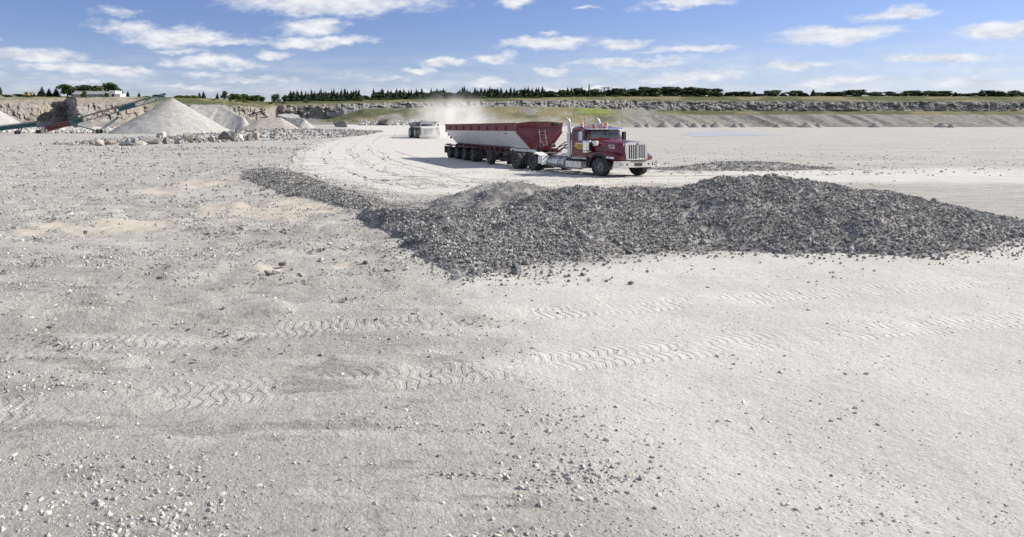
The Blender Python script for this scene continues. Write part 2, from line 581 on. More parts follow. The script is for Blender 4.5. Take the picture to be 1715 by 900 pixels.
SILT = [  # dried silt pans: photo x, y, half width, half height
    (535, 350, 66, 16), (465, 356, 85, 15), (385, 358, 60, 11), (480, 342, 50, 6), (215, 380, 80, 8), (120, 388, 70, 8), (330, 313, 70, 6), (440, 301, 60, 5), (265, 324, 40, 4), (470, 455, 42, 8), (580, 447, 20, 5), (60, 395, 40, 4)]


def ground_attrs(x, y):
    px = HX + F * x / np.maximum(y, .5); py = HY + F * CAMZ / np.maximum(y, .5)
    d, _ = path_dist(x, y, ROADS)
    ins = inside_poly(x, y, ROADPOLY)
    sd = np.where(ins, d, -d)
    wob = (fbm(x * .3, y * .3, 4, 51) - .5) * 3
    road = sstep(-.6, 2.6, sd + wob)
    light = sstep(14.8, 13.4, y + (fbm(x * .5, y * .5, 4, 8) - .5) * 2.0 - .42 * np.clip(x - 2.0, 0, 9)) * sstep(.8, 2.6, x + (fbm(x, y, 3, 12) - .5) * 2)
    road = road * (1 - .9 * sstep(800, 980, px + wob * 14) * sstep(287, 280, py + wob * 1.2))          # the floor right of the truck is unworked
    road = np.maximum(road, light * .9)
    silt = np.zeros_like(x)
    wx = (fbm(px * .02, py * .07, 4, 91) - .5); wy = (fbm(px * .02, py * .07, 4, 92) - .5)
    for cx, cy, w, h in SILT:
        q = np.hypot((px - cx) / w + wx * 1.3, (py - cy) / h + wy * 2.6)
        silt = np.maximum(silt, sstep(1.15, .62, q))
    silt *= sstep(.22, .40, fbm(x * .9, y * .5, 4, 66))
    for cx, cy, w, h in ((545, 351, 52, 12), (450, 356, 70, 9)):                       # the big pan beside the gravel
        q = np.hypot((px - cx) / w + wx * .5, (py - cy) / h + wy * 1.2)
        silt = np.maximum(silt, sstep(1.1, .7, q) * .95)
    return road, silt


LANES = []
for P_, offs in (([(-14, 5.4), (-5, 7.0), (2, 8.7), (9, 10.6), (17, 12.2), (34, 14)], (0, .42, 2.15, 2.57)),):
    q_ = smooth_path(P_, 16)
    t_ = np.gradient(q_, axis=0); t_ /= np.linalg.norm(t_, axis=1)[:, None]
    for of in offs: LANES.append(q_ + np.stack([-t_[:, 1], t_[:, 0]], -1) * of)


def lane_attrs(x, y):
    best = np.full(x.shape, 9.0); along = np.zeros(x.shape)
    near = (y < 19) & (y > -6) & (x > -16) & (x < 36)
    xn, yn = x[near], y[near]
    b_ = np.full(xn.shape, 9.0); a_ = np.zeros(xn.shape)
    for P in LANES:
        seg = np.concatenate([[0], np.cumsum(np.linalg.norm(np.diff(P, axis=0), axis=1))])
        for i in range(len(P) - 1):
            a = P[i]; d = P[i + 1] - a; L = np.linalg.norm(d)
            t = ((xn - a[0]) * d[0] + (yn - a[1]) * d[1]) / L ** 2
            tc = np.clip(t, 0, 1)
            dd = np.hypot(xn - a[0] - tc * d[0], yn - a[1] - tc * d[1])
            sg = np.sign((yn - a[1]) * d[0] - (xn - a[0]) * d[1])
            m = dd < np.abs(b_)
            b_ = np.where(m, dd * sg, b_); a_ = np.where(m, seg[i] + tc * L, a_)
    best[near] = b_; along[near] = a_
    return np.clip(np.abs(best), 0, 2), along


# ground sheet: a fan of rows from behind the camera to beyond the pit
ys = [-9.0]
while ys[-1] < 760:
    ys.append(ys[-1] + .0068 * (ys[-1] + 14))
ys = np.array(ys); ts = np.arange(-.95, 1.36, .0065)
GX = ts[None, :] * (ys[:, None] + 14); GY = np.repeat(ys[:, None], len(ts), 1)
GX = GX + 0.0
gz = base_z(GX, GY)
ga, gs = ground_attrs(GX, GY)
gz = gz - .03 * gs
lv, lu = lane_attrs(GX, GY)
GROUND_V = np.stack([GX, GY, gz], -1)


def ground_mat():
    m = bpy.data.materials.new('quarry_floor'); m.use_nodes = True
    T = NT(m.node_tree); b = T.n['Principled BSDF']
    P = T.node('ShaderNodeNewGeometry').outputs['Position']
    at = lambda n: T.node('ShaderNodeAttribute', attribute_name=n).outputs['Fac']
    road, silt = at('road'), at('silt')
    big = T.noise(T.vmath('MULTIPLY', P, (.35, 1.0, 0)), .22, 6, .6)
    mid = T.noise(P, 1.4, 8, .66)
    fine = T.noise(P, 22.0, 6, .7)
    c = T.mix(T.ramp(big, .36, .64), (.325, .315, .292), (.455, .443, .412))
    c = T.mix(T.ramp(mid, .38, .66, 0, .7), c, (.355, .345, .32))
    # long low streaks and broken patches
    st = T.noise(T.vmath('MULTIPLY', P, (.45, 1.5, 0)), .9, 9, .74)
    c = T.mix(T.ramp(st, .52, .62, 0, .75), c, (.51, .50, .465))
    st2 = T.noise(T.vmath('MULTIPLY', T.vmath('ADD', P, (31, 7, 0)), (.5, 1.6, 0)), 1.0, 10, .76)
    c = T.mix(T.ramp(st2, .525, .60, 0, .72), c, (.225, .218, .20))
    st3 = T.noise(T.vmath('MULTIPLY', T.vmath('ADD', P, (3, 57, 0)), (.7, 1.3, 0)), 3.4, 8, .75)
    c = T.mix(T.ramp(st3, .54, .64, 0, .55), c, (.21, .205, .19))
    rc = T.mix(T.ramp(T.noise(P, .5, 7, .68), .35, .66), (.475, .463, .435), (.565, .553, .52))
    rc = T.mix(T.ramp(T.noise(T.vmath('MULTIPLY', P, (.6, 1.4, 0)), 1.6, 9, .74), .53, .66, 0, .35), rc, (.44, .43, .40))
    c = T.mix(road, c, rc)
    sc_ = T.mix(T.ramp(T.noise(P, 2.5, 5, .6), .35, .65), (.44, .39, .315), (.50, .455, .38))
    c = T.mix(T.math('MULTIPLY', silt, T.ramp(T.noise(P, 1.1, 8, .7), .36, .6, .6, .96)), c, sc_)
    # grain: chips of light and dark stone pressed into the surface
    vor = T.node('ShaderNodeTexVoronoi', {'Vector': P, 'Scale': 26.0}, feature='F1')
    chip = T.node('ShaderNodeSeparateColor', {0: vor.outputs['Color']}).outputs[0]
    amt = T.math('MULTIPLY', T.math('SUBTRACT', 1.0, T.math('MULTIPLY', silt, .8)), T.ramp(fine, .4, .7, .1, .55))
    g = T.node('ShaderNodeValToRGB', {0: chip})
    g.color_ramp.elements[0].color = (.12, .12, .12, 1); g.color_ramp.elements[1].color = (.66, .65, .61, 1)
    c = T.mix(amt, c, T.mix(.5, c, g.outputs[0]))
    T.l.new(c, b.inputs['Base Color'])
    b.inputs['Roughness'].default_value = .95
    b.inputs['Specular IOR Level'].default_value = .15
    hgt = T.math('ADD', T.math('MULTIPLY', T.math('SUBTRACT', 1.0, vor.outputs['Distance']), T.math('MULTIPLY', chip, .35)), T.math('ADD', T.math('MULTIPLY', fine, .8), T.math('MULTIPLY', T.noise(P, 5.0, 8, .7), 2.2)))
    # pressed tyre lanes with lug marks, worn away in places
    lv_ = T.math('ABSOLUTE', at('lane_v'))
    wear = T.ramp(T.noise(P, .7, 5, .65), .40, .58)
    lane = T.math('MULTIPLY', T.ramp(lv_, .19, .13), wear)
    lug = T.ramp(T.math('SINE', T.math('ADD', T.math('MULTIPLY', at('lane_u'), 46.0), T.math('MULTIPLY', lv_, 26.0))), -.25, .35)
    hgt = T.math('MULTIPLY', hgt, T.math('MULTIPLY', T.math('SUBTRACT', 1.0, T.math('MULTIPLY', silt, .7)), T.math('SUBTRACT', 1.0, T.math('MULTIPLY', road, .45))))
    hgt = T.math('ADD', T.math('MULTIPLY', hgt, T.math('SUBTRACT', 1.0, T.math('MULTIPLY', lane, .55))), T.math('MULTIPLY', lane, T.math('SUBTRACT', T.math('MULTIPLY', lug, .55), .5)))
    bn = T.node('ShaderNodeBump', {'Strength': .9, 'Distance': .035, 'Height': hgt})
    T.l.new(bn.outputs[0], b.inputs['Normal'])
    return m


M['ground'] = ground_mat()
ground = mesh_np('ground', GROUND_V.reshape(-1, 3), grid_faces(*GX.shape), M['ground'], smooth=True, attrs={'road': ga.ravel(), 'silt': gs.ravel(), 'lane_v': lv.ravel(), 'lane_u': lu.ravel()})
tag(ground, kind='structure')

# ================================================================ QUARRY WALL AND PLATEAU
# per photo column: toe, slope break, foot of the rock face, top of the rock face, back of the bench, rim  (distance, photo y)
WALL = {
    -420: [(255, 211), (275, 207.5), (285, 204), (288, 174), (296, 173), (306, 163)],
    -10: [(265, 211), (285, 207.5), (296, 204), (299, 173.5), (307, 172.5), (316, 163)],
    60: [(275, 211), (298, 207), (316, 204), (319, 173), (326, 172), (334, 162.5)],
    111: [(285, 211), (312, 206.5), (332, 203.5), (334, 171), (338, 170), (346, 162.5)],
    114: [(284, 211), (308, 206.5), (328, 203.5), (330, 170), (335, 169.5), (345, 162.5)],
    127: [(244, 212), (258, 207.5), (270, 205), (271, 171.5), (283, 170), (300, 163)],
    130: [(242, 212), (254, 207.5), (266, 205.5), (268, 172), (282, 170.5), (300, 163)],
    205: [(254, 212), (270, 207.5), (286, 205), (288, 174), (304, 171), (320, 163)],
    240: [(262, 212), (281, 207), (297, 204), (300, 176), (316, 173), (336, 163.5)],
    310: [(272, 211.5), (296, 206), (314, 202), (317, 175), (336, 172), (364, 164.5)],
    400: [(290, 211), (314, 205), (334, 200.5), (337, 177.5), (358, 173.5), (392, 168)],
    452: [(310, 210.5), (335, 204), (352, 200), (355, 181.5), (372, 178), (402, 172)],
    461: [(330, 210), (360, 204), (390, 200.5), (393, 177.5), (400, 176), (418, 171.5)],
    545: [(335, 209.5), (365, 203.5), (396, 200), (399, 175.5), (406, 174), (424, 170)],
    575: [(335, 209), (362, 202), (388, 193), (399, 174.5), (406, 173), (424, 169.5)],
    610: [(335, 208.5), (362, 199), (392, 182), (400, 173.5), (407, 172.5), (424, 168.5)],
    680: [(335, 208), (366, 198), (400, 180.5), (404, 171.5), (411, 170.5), (426, 167)],
    900: [(345, 209), (382, 199), (412, 178.5), (417, 168.5), (424, 167.5), (440, 164)],
    960: [(370, 210.5), (398, 198), (424, 180), (429, 167.5), (437, 166.5), (454, 162.5)],
    1060: [(405, 213), (425, 196), (448, 184.5), (453, 168.5), (461, 167.5), (478, 162)],
    1110: [(410, 213), (432, 192.5), (452, 186), (457, 169), (465, 168), (482, 162)],
    1200: [(415, 213), (437, 192.5), (457, 186.5), (462, 170), (470, 169), (487, 162)],
    1715: [(425, 213.5), (447, 193), (467, 187), (472, 170.5), (480, 169.5), (497, 162.5)],
    2300: [(425, 213.5), (447, 193), (467, 187), (472, 170.5), (480, 169.5), (497, 162.5)]}
wx = np.array(sorted(WALL)); wt = np.array([WALL[k] for k in wx], float)        # (n,6,2)
_tx = (wx - HX) / F * wt[:, 0, 0]
wt[:, 0, 1] = HY + (CAMZ - base_z(_tx, wt[:, 0, 0]) + .5) / wt[:, 0, 0] * F          # the toe meets the pit floor


def wall_prof(px):
    return np.stack([[np.interp(px, wx, wt[:, k, c]) for c in (0, 1)] for k in range(6)])   # (6,2,n)


cols = np.arange(-420, 2290, 1.5)
prof = wall_prof(cols)
subs = [12, 8, 26, 3, 9]
rows = []; band = []
for k in range(5):
    for j in range(subs[k]):
        t = j / subs[k]
        rows.append(prof[k] * (1 - t) + prof[k + 1] * t); band.append(k + t)
rows.append(prof[5]); band.append(5.0)
rows = np.array(rows); band = np.array(band)                 # (nr,2,nc)
WYd = rows[:, 0, :].copy(); WPy = rows[:, 1, :]
PXG = np.repeat(cols[None, :], len(rows), 0)
WX = (PXG - HX) / F * WYd; WZ = CAMZ + (HY - WPy) / F * WYd
xs0 = (cols - HX) / F * prof[2, 0]
arc = np.concatenate([[0], np.cumsum(np.hypot(np.diff(xs0), np.diff(prof[2, 0])))])
S_ = np.repeat(arc[None, :], len(rows), 0)
B_ = np.repeat(band[:, None], len(cols), 1)
rock = sstep(1.85, 2.12, B_) * sstep(3.15, 2.95, B_)
j1 = (fbm(S_ * .22, WZ * .3, 4, 2) - .5) * 6.0
depth = (cellrnd((S_ + j1) / 4.6, (WZ + j1 * .4 + 1.2 * cellrnd((S_ + j1) / 4.6, S_ * 0, 71)) / 2.6, 4) - .5) * 2.3
depth += (cellrnd((S_ - j1 * .6) / 1.9, (WZ + j1 * .3) / 1.35, 8) - .5) * 1.1
depth += (fbm(S_ * .09, WZ * .12, 5, 22) - .5) * 6.5 + (fbm(S_ * .7, WZ * .5, 4, 24) - .5) * 2.2
# open vertical joints
crack = np.exp(-((np.abs(((S_ + j1 * .5) / 5.3) % 1 - .5) - .46) / .045) ** 2) * (cellrnd((S_ + j1 * .5) / 5.3 + .5, WZ / 5, 6) > .45)
depth -= crack * 1.3
WYd = WYd - depth * rock * sstep(1.95, 2.25, B_)
slope = sstep(0, .15, B_) * sstep(2.05, 1.7, B_)
rid = 1 - np.abs(2 * fbm(S_ * .045 + WZ * .12, S_ * .006, 4, 41) - 1) * 2.2       # tipped spoil: slanting tongues
tail = sstep(940, 1060, PXG)
WZ = WZ + slope * ((fbm(S_ * .12, B_ * 3, 4, 15) - .5) * 2.0 * (1 - .5 * tail) + tail * (rid - .5) * 2.3 * sstep(1.15, .8, B_) * sstep(0.0, .3, B_))
bank = sstep(3.0, 3.3, B_) * sstep(5.0, 4.7, B_)
WZ = WZ + bank * (fbm(S_ * .25, B_ * 3, 4, 19) - .5) * 1.0
WZ[-1] += (fbm(S_[-1] * .12, S_[-1] * 0, 3, 23) - .5) * .8
WZ += sstep(2.6, 3.0, B_) * sstep(3.4, 3.05, B_) * (fbm(S_ * .3, S_ * 0, 4, 29) - .6) * 2.2
# what grows or lies where
nv = fbm(S_ * .07, B_ * 2.2, 4, 33)
veg = np.zeros_like(B_)
midslope = sstep(545, 600, PXG) * sstep(1075, 1000, PXG)
veg = np.maximum(veg, midslope * sstep(.25, .6, B_) * sstep(2.1, 1.9, B_) * sstep(.30, .48, nv) * .95)
veg = np.maximum(veg, sstep(510, 560, PXG) * sstep(640, 600, PXG) * sstep(.7, 1.0, B_) * sstep(2.1, 1.9, B_) * .9)
lush = sstep(950, 985, PXG) * sstep(1040, 1015, PXG) * sstep(1.3, 1.55, B_) * sstep(2.1, 1.95, B_)
veg = np.maximum(veg, sstep(940, 985, PXG) * sstep(1040, 1010, PXG) * sstep(1.0, 1.3, B_) * sstep(2.1, 1.9, B_))
veg = np.maximum(veg, sstep(1085, 1115, PXG) * sstep(.98, 1.08, B_) * sstep(2.15, 1.95, B_))
topveg = sstep(3.0, 3.4, B_)
veg = np.maximum(veg, topveg * sstep(225, 300, PXG) * sstep(.2, .35, nv + .1))
veg = np.maximum(veg, sstep(4.3, 4.8, B_) * .8 * sstep(.4, .55, nv))
earth = topveg * sstep(290, 215, PXG)
ochre = (np.exp(-((PXG - 78) / 22) ** 2) * .9 + np.exp(-((PXG - 235) / 45) ** 2) * .8 + np.exp(-((PXG - 430) / 45) ** 2) * .7 + .25 * sstep(2.7, 3.0, B_)) * rock
dry = fbm(S_ * .05, B_ * 1.3, 3, 61)
WV = np.stack([WX, WYd, WZ], -1)
blk = cellrnd((S_ + j1) / 2.4, (WZ + j1 * .4) / 1.8, 14)


def wall_mat():
    m = bpy.data.materials.new('quarry_rock_and_grass'); m.use_nodes = True
    T = NT(m.node_tree); b = T.n['Principled BSDF']
    P = T.node('ShaderNodeNewGeometry').outputs['Position']
    at = lambda n: T.node('ShaderNodeAttribute', attribute_name=n).outputs['Fac']
    n1 = T.noise(P, .35, 7, .65); n2 = T.noise(P, 1.6, 6, .7)
    c = T.mix(T.ramp(n1, .35, .65), (.175, .17, .158), (.26, .25, .23))               # spoil
    rk = T.mix(T.ramp(n1, .36, .64), (.14, .138, .134), (.29, .285, .27))
    rk = T.mix(T.math('MULTIPLY', at('blk'), .4), rk, (.38, .368, .335))
    rk = T.mix(T.ramp(n2, .50, .68, 0, .7), rk, (.12, .118, .115))
    rk = T.mix(T.math('MULTIPLY', at('ochre'), T.ramp(n2, .3, .6, .10, .45)), rk, (.37, .30, .195))
    c = T.mix(at('rock'), c, rk)
    ea = T.mix(T.ramp(n2, .35, .65), (.19, .165, .135), (.32, .288, .238))
    c = T.mix(at('earth'), c, ea)
    gr = T.mix(T.ramp(n2, .35, .65), (.055, .068, .026), (.105, .115, .045))
    gr = T.mix(T.ramp(at('dry'), .4, .65, 0, .85), gr, (.20, .18, .095))
    gr = T.mix(at('lush'), gr, (.16, .20, .05))
    c = T.mix(T.math('MULTIPLY', at('veg'), T.ramp(n2, .28, .5, .45, 1)), c, gr)
    T.l.new(c, b.inputs['Base Color'])
    b.inputs['Roughness'].default_value = .95
    b.inputs['Specular IOR Level'].default_value = .1
    bn = T.node('ShaderNodeBump', {'Strength': .8, 'Distance': .5, 'Height': T.noise(P, .9, 8, .7)})
    T.l.new(bn.outputs[0], b.inputs['Normal'])
    return m


M['wall'] = wall_mat()
wall = mesh_np('quarry_face', WV.reshape(-1, 3), grid_faces(*B_.shape), M['wall'], attrs={'veg': veg.ravel(), 'rock': rock.ravel(), 'earth': earth.ravel(), 'ochre': ochre.ravel(), 'dry': (dry * (1 - lush)).ravel(), 'lush': lush.ravel(), 'blk': (blk * rock).ravel()})
tag(wall, kind='structure')

# plateau behind the rim
pcols = np.arange(-420, 2290, 6.0)
pp = wall_prof(pcols)[5]                                     # distance, photo y of the rim
PL = [(-.6, .25), (25, -.6), (60, -1.2), (140, -1.0), (500, 3), (4000, 34)]


def plateau_z(px, dY):
    q = wall_prof(np.atleast_1d(np.asarray(px, float)))[5]
    yy = q[1] + np.interp(dY, [a for a, _ in PL], [b_ for _, b_ in PL])
    return float((CAMZ + (HY - yy) / F * (q[0] + dY))[0]), float(q[0][0] + dY)


pr = []
for a, b_ in PL:
    Yp = pp[0] + a
    pr.append(np.stack([(pcols - HX) / F * Yp, Yp, CAMZ + (HY - pp[1] - b_) / F * Yp], -1))
pr = np.array(pr)
M['grassland'] = pm('rough_grassland', (.08, .1, .03), .95, 0, (.2, .19, .085), .06, .4, .62, coord='Object', spec=.1)
tag(mesh_np('plateau', pr.reshape(-1, 3), grid_faces(*pr.shape[:2]), M['grassland'], smooth=True), kind='structure')

# ================================================================ FOREGROUND GRAVEL
px0 = np.arange(-8.5, 25, .09); py0 = np.arange(11.0, 49, .10)
QX, QY = np.meshgrid(px0, py0)
QH = pile_z(QX, QY)
keep = QH > -.02
qz = base_z(QX, QY) + np.where(QH > 0, QH - .01, np.maximum(QH * 14 - .02, -.25))
fcs = grid_faces(*QX.shape)
kf = keep.ravel()[fcs].any(1)
fcs = fcs[kf]
used = np.unique(fcs); remap = np.full(QX.size, -1); remap[used] = np.arange(len(used))
M['gravelbed'] = pm('gravel_bed', (.16, .157, .15), .95, 0, (.36, .35, .328), 1.4, .4, .65, bump=1.0, bscale=30, spec=.1)
pile = thing('gravel_pile', 'long dark grey crushed-stone windrow heaped across the foreground right', 'gravel pile')
mesh_np('mound', np.stack([QX, QY, qz], -1).reshape(-1, 3)[used], remap[fcs], M['gravelbed'], pile, smooth=True)

# rock prototypes: 12-vertex angular stones
_t = (1 + 5 ** .5) / 2
ICO = np.array([(-1, _t, 0), (1, _t, 0), (-1, -_t, 0), (1, -_t, 0), (0, -1, _t), (0, 1, _t), (0, -1, -_t), (0, 1, -_t), (_t, 0, -1), (_t, 0, 1), (-_t, 0, -1), (-_t, 0, 1)]) / math.hypot(1, _t)
ICOF = np.array([(0, 11, 5), (0, 5, 1), (0, 1, 7), (0, 7, 10), (0, 10, 11), (1, 5, 9), (5, 11, 4), (11, 10, 2), (10, 7, 6), (7, 1, 8), (3, 9, 4), (3, 4, 2), (3, 2, 6), (3, 6, 8), (3, 8, 9), (4, 9, 5), (2, 4, 11), (6, 2, 10), (8, 6, 7), (9, 8, 1)])
PROTO = []
for k in range(24):
    v = ICO * (1 + rng.uniform(-.32, .32, (12, 1))) + rng.uniform(-.22, .22, (12, 3))
    PROTO.append(v * np.array([1, rng.uniform(.65, 1), rng.uniform(.5, .85)]))
PROTO = np.array(PROTO)
OCT = np.array([(1, 0, 0), (-1, 0, 0), (0, 1, 0), (0, -1, 0), (0, 0, 1), (0, 0, -1)], float)
OCTF = np.array([(0, 2, 4), (2, 1, 4), (1, 3, 4), (3, 0, 4), (2, 0, 5), (1, 2, 5), (3, 1, 5), (0, 3, 5)])
PROTO8 = np.array([OCT * rng.uniform(.6, 1.25, (6, 1)) + rng.uniform(-.28, .28, (6, 3)) for _ in range(24)]) * np.array([1, .9, .7])


def rotmats(n, full=True):
    q = rng.normal(size=(n, 4)); q /= np.linalg.norm(q, axis=1)[:, None]
    w, x, y, z = q.T
    return np.stack([np.stack([1 - 2 * (y * y + z * z), 2 * (x * y - z * w), 2 * (x * z + y * w)], -1),
                     np.stack([2 * (x * y + z * w), 1 - 2 * (x * x + z * z), 2 * (y * z - x * w)], -1),
                     np.stack([2 * (x * z - y * w), 2 * (y * z + x * w), 1 - 2 * (x * x + y * y)], -1)], -2)


def stones(name, x, y, z, size, mat, parent=None, small=False, sink=.25):
    n = len(x)
    pr_ = PROTO8 if small else PROTO; ff = OCTF if small else ICOF
    v = pr_[rng.integers(0, len(pr_), n)]
    v = np.einsum('nij,nkj->nki', rotmats(n), v) * (size * .5)[:, None, None]
    zz = z + size * (.5 - sink) * .7
    v = v + np.stack([x, y, zz], -1)[:, None, :]
    k = pr_.shape[1]
    f = (ff[None] + (np.arange(n) * k)[:, None, None]).reshape(-1, 3)
    o = mesh_np(name, v.reshape(-1, 3), f, mat, parent)
    o['kind'] = 'stuff'
    return o


# stones on the gravel ridges
n = 130000
sx = rng.uniform(-8, 24, n); sy = rng.uniform(13.2, 48, n)
keepw = rng.random(n) < np.clip(24 / sy, 0, 1)
sx, sy = sx[keepw], sy[keepw]
sh = pile_z(sx, sy)
edge = np.clip((sh + .05) / .10, 0, 1)
back = np.where((sy > 23.0) & (sx > 1.0), .55, 1.0)            # hidden or finer far flank
k_ = (rng.random(len(sx)) < edge * back) & (sh > -.05)
sx, sy, sh = sx[k_], sy[k_], sh[k_]
n2 = len(sx)
# coarse on the main ridge, fine on the hump behind it
hump = ridge_h(sx, sy, HUMP) > main_h(sx, sy)
size = np.where(hump, rng.uniform(.035, .07, n2), .027 + .075 * rng.random(n2) ** 2.8) * np.where(sy > 24, 1.12, 1)
stones('crushed_stone', sx[~hump], sy[~hump], (base_z(sx, sy) + np.maximum(sh, 0))[~hump], size[~hump], M['stone_dark'], pile, sink=.15)
stones('fine_pale_stone', sx[hump], sy[hump], (base_z(sx, sy) + np.maximum(sh, 0))[hump], size[hump], M['stone_pale'], pile, small=True, sink=.2)
# a few larger lumps, mostly rolled to the foot
x = rng.uniform(.5, 20, 5200); y = rng.uniform(13.4, 22, 5200); h_ = pile_z(x, y)
k_ = (h_ > -.01) & (rng.random(len(x)) < np.where(h_ < .35, .11, .035))
stones('large_lumps', x[k_], y[k_], base_z(x[k_], y[k_]) + np.maximum(h_[k_], 0), rng.uniform(.11, .2, k_.sum()), M['stone_mid'], pile, sink=.3)
# second layer only on the near flank, for closed cover
n = 52000
sx = rng.uniform(.2, 20, n); sy = rng.uniform(13.6, 22.5, n)
sh = pile_z(sx, sy)
k_ = sh > .03
sx, sy, sh = sx[k_], sy[k_], sh[k_]
stones('fine_crushed_stone', sx, sy, base_z(sx, sy) + sh, rng.uniform(.028, .07, len(sx)), M['stone_dark'], pile, small=True, sink=.2)

# ---- loose rubble over the pit floor
def scatter(n, xr, yr, dens):
    # uniform over the picture rather than over the ground, so the far floor is not over-filled
    py_ = rng.uniform(HY + F * CAMZ / yr[1], HY + F * CAMZ / yr[0], n)
    y = F * CAMZ / (py_ - HY)
    x = (rng.uniform(xr[0], xr[1], n) - HX) / F * y
    k = rng.random(n) < dens(x, y)
    return x[k], y[k]


def clump(x, y):
    q = fbm(x * .16 + 3, y * .34, 5, 205) * 9.0
    fr = q - np.floor(q)
    edge_ = sstep(.30, .05, fr) * sstep(.40, .62, fbm(x * .4, y * .9, 3, 102))
    return edge_ * .95 + sstep(.52, .66, fbm(x * .5, y * 1.1, 5, 101)) * .55 + .03


def d_left(x, y):
    road, silt = ground_attrs(x, y)
    return np.clip(clump(x, y) * (1 - .92 * road) * (1 - .93 * silt), 0, 1) * (pile_z(x, y) < 0)


x, y = scatter(90000, (-40, 1500), (5.0, 75), d_left)
sz = (.018 + .10 * rng.random(len(x)) ** 4.5) * np.clip(y / 16, .6, 2.2)
kk = (y > 13) | (rng.random(len(x)) < .5)
x, y, sz = x[kk], y[kk], sz[kk]
nr = y < 14
stones('near_rubble', x[nr], y[nr], base_z(x[nr], y[nr]), sz[nr], M['stone_pale'], sink=.6)
stones('ground_rubble', x[~nr], y[~nr], base_z(x[~nr], y[~nr]), sz[~nr], M['stone_pale'], small=True, sink=.35)
x, y = scatter(20000, (-40, 1300), (6, 60), lambda x, y: d_left(x, y) * sstep(.5, .62, fbm(x * .5 + 9, y * 1.1, 4, 131)))
stones('dark_ground_rubble', x, y, base_z(x, y), (.03 + .09 * rng.random(len(x)) ** 3) * np.clip(y / 16, .45, 2.0), M['stone_mid'], small=True, sink=.4)


def d_fine(x, y):
    road, silt = ground_attrs(x, y)
    a_ = clump(x, y) * .7 + sstep(.52, .60, fbm(x * .14 + 5, y * .8, 6, 171)) * .75 + sstep(.57, .64, fbm(x * .9, y * 2.4, 4, 172)) * .5
    return np.clip(a_ * (1 - .95 * road) * (1 - .95 * silt), 0, 1) * (pile_z(x, y) < 0)


for nm_, mt_, cnt in (('fine_pale_rubble', 'stone_pale', 34000), ('fine_grey_rubble', 'stone_mid', 27000)):
    x, y = scatter(cnt, (-30, 680), (12.5, 95), d_fine)
    sz = y / F * (1.2 + 4.6 * rng.random(len(x)) ** 3.5)
    stones(nm_, x, y, base_z(x, y), sz, M[mt_], small=True, sink=.4)


def d_right(x, y):
    return (.12 + .5 * sstep(.5, .68, fbm(x * .9, y * .9, 4, 141))) * (pile_z(x, y) < 0)


x, y = scatter(40000, (-30, 1760), (4.6, 17.5), d_right)
stones('pale_ground_chips', x, y, base_z(x, y), .010 + .026 * rng.random(len(x)) ** 3, M['stone_pale'], small=True, sink=.5)
# close cover of dark stone on the left windrow
x, y = scatter(60000, (380, 660), (23, 50), lambda x, y: sstep(.0, .07, ridge_h(x, y, WINDROW)) * .9)
stones('windrow_stone', x, y, base_z(x, y) + np.maximum(pile_z(x, y), 0), y / F * (1.6 + 2.6 * rng.random(len(x)) ** 2), M['stone_dark'], pile, small=True, sink=.15)
# spill fringe of dark stone round the foot of the ridges
x, y = scatter(42000, (380, 1760), (11.5, 46), lambda x, y: np.clip(np.exp(pile_z(x, y) * 170) * .7, 0, 1) * (pile_z(x, y) < 0.0))
kp = rng.random(len(x)) < 1 - .97 * ground_attrs(x, y)[1]
x, y = x[kp], y[kp]
stones('spilled_stone', x, y, base_z(x, y), .03 + .06 * rng.random(len(x)) ** 2, M['stone_dark'], small=True, sink=.3)

# ---- wheel ruts: low ribs of loose gravel thrown up along the curve of the haul road
nrm = []
RP = smooth_path(ROAD[2:14], 26)
dv = np.gradient(RP, axis=0); dv /= np.linalg.norm(dv, axis=1)[:, None]
nv2 = np.stack([dv[:, 1], -dv[:, 0]], -1)
nv2 *= np.where(inside_poly(*(RP + nv2 * .5).T, ROADPOLY), 1, -1)[:, None]
VV = []; FF = []; o_ = 0
rx_, ry_ = [], []
for off, wd, ht, seed in [(.5, .5, .08, 1), (1.3, .26, .05, 2), (3.4, .26, .05, 4), (3.9, .22, .05, 5), (5.6, .24, .05, 7), (6.2, .26, .05, 8), (8.4, .24, .045, 11), (9.0, .26, .045, 12), (11.5, .3, .04, 13)]:
    c = RP + nv2 * (off + (fbm(np.arange(len(RP)) * .06, np.zeros(len(RP)), 3, 200 + seed) - .5)[:, None] * 1.1)
    amp = sstep(.22, .42, fbm(np.arange(len(RP)) * .05, np.zeros(len(RP)), 2, 300 + seed)) * sstep(0, 12, np.arange(len(RP)))
    prof_ = []
    for u, hh in ((-1, -.3), (-.5, .5), (0, 1), (.5, .5), (1, -.3)):
        q = c + nv2 * (u * wd * .5)
        prof_.append(np.stack([q[:, 0], q[:, 1], base_z(q[:, 0], q[:, 1]) + ht * (.8 if off < 1 else .5) * hh * amp - .012 * (1 - amp) + .002], -1))
    V = np.stack(prof_, 1)
    VV.append(V.reshape(-1, 3)); FF.append(grid_faces(len(RP), 5) + o_); o_ += V.shape[0] * 5
    m_ = rng.integers(0, len(RP), 900 if off < 2 else 160)
    m_ = m_[rng.random(len(m_)) < amp[m_] * np.clip(40 / c[m_, 1], 0, 1)]
    q = c[m_] + rng.normal(size=(len(m_), 2)) * np.array([.3, .55])
    rx_.append(q[:, 0]); ry_.append(q[:, 1])
M['rut'] = pm('loose_track_gravel', (.30, .288, .262), .95, 0, (.46, .44, .40), 3.0, .35, .65, bump=.8, bscale=25, spec=.1)
tag(mesh_np('wheel_ruts', np.vstack(VV), np.vstack(FF), M['rut'], smooth=True), 'low ribs of loose gravel curving along the haul road', 'wheel ruts', kind='stuff')
x = np.concatenate(rx_); y = np.concatenate(ry_)
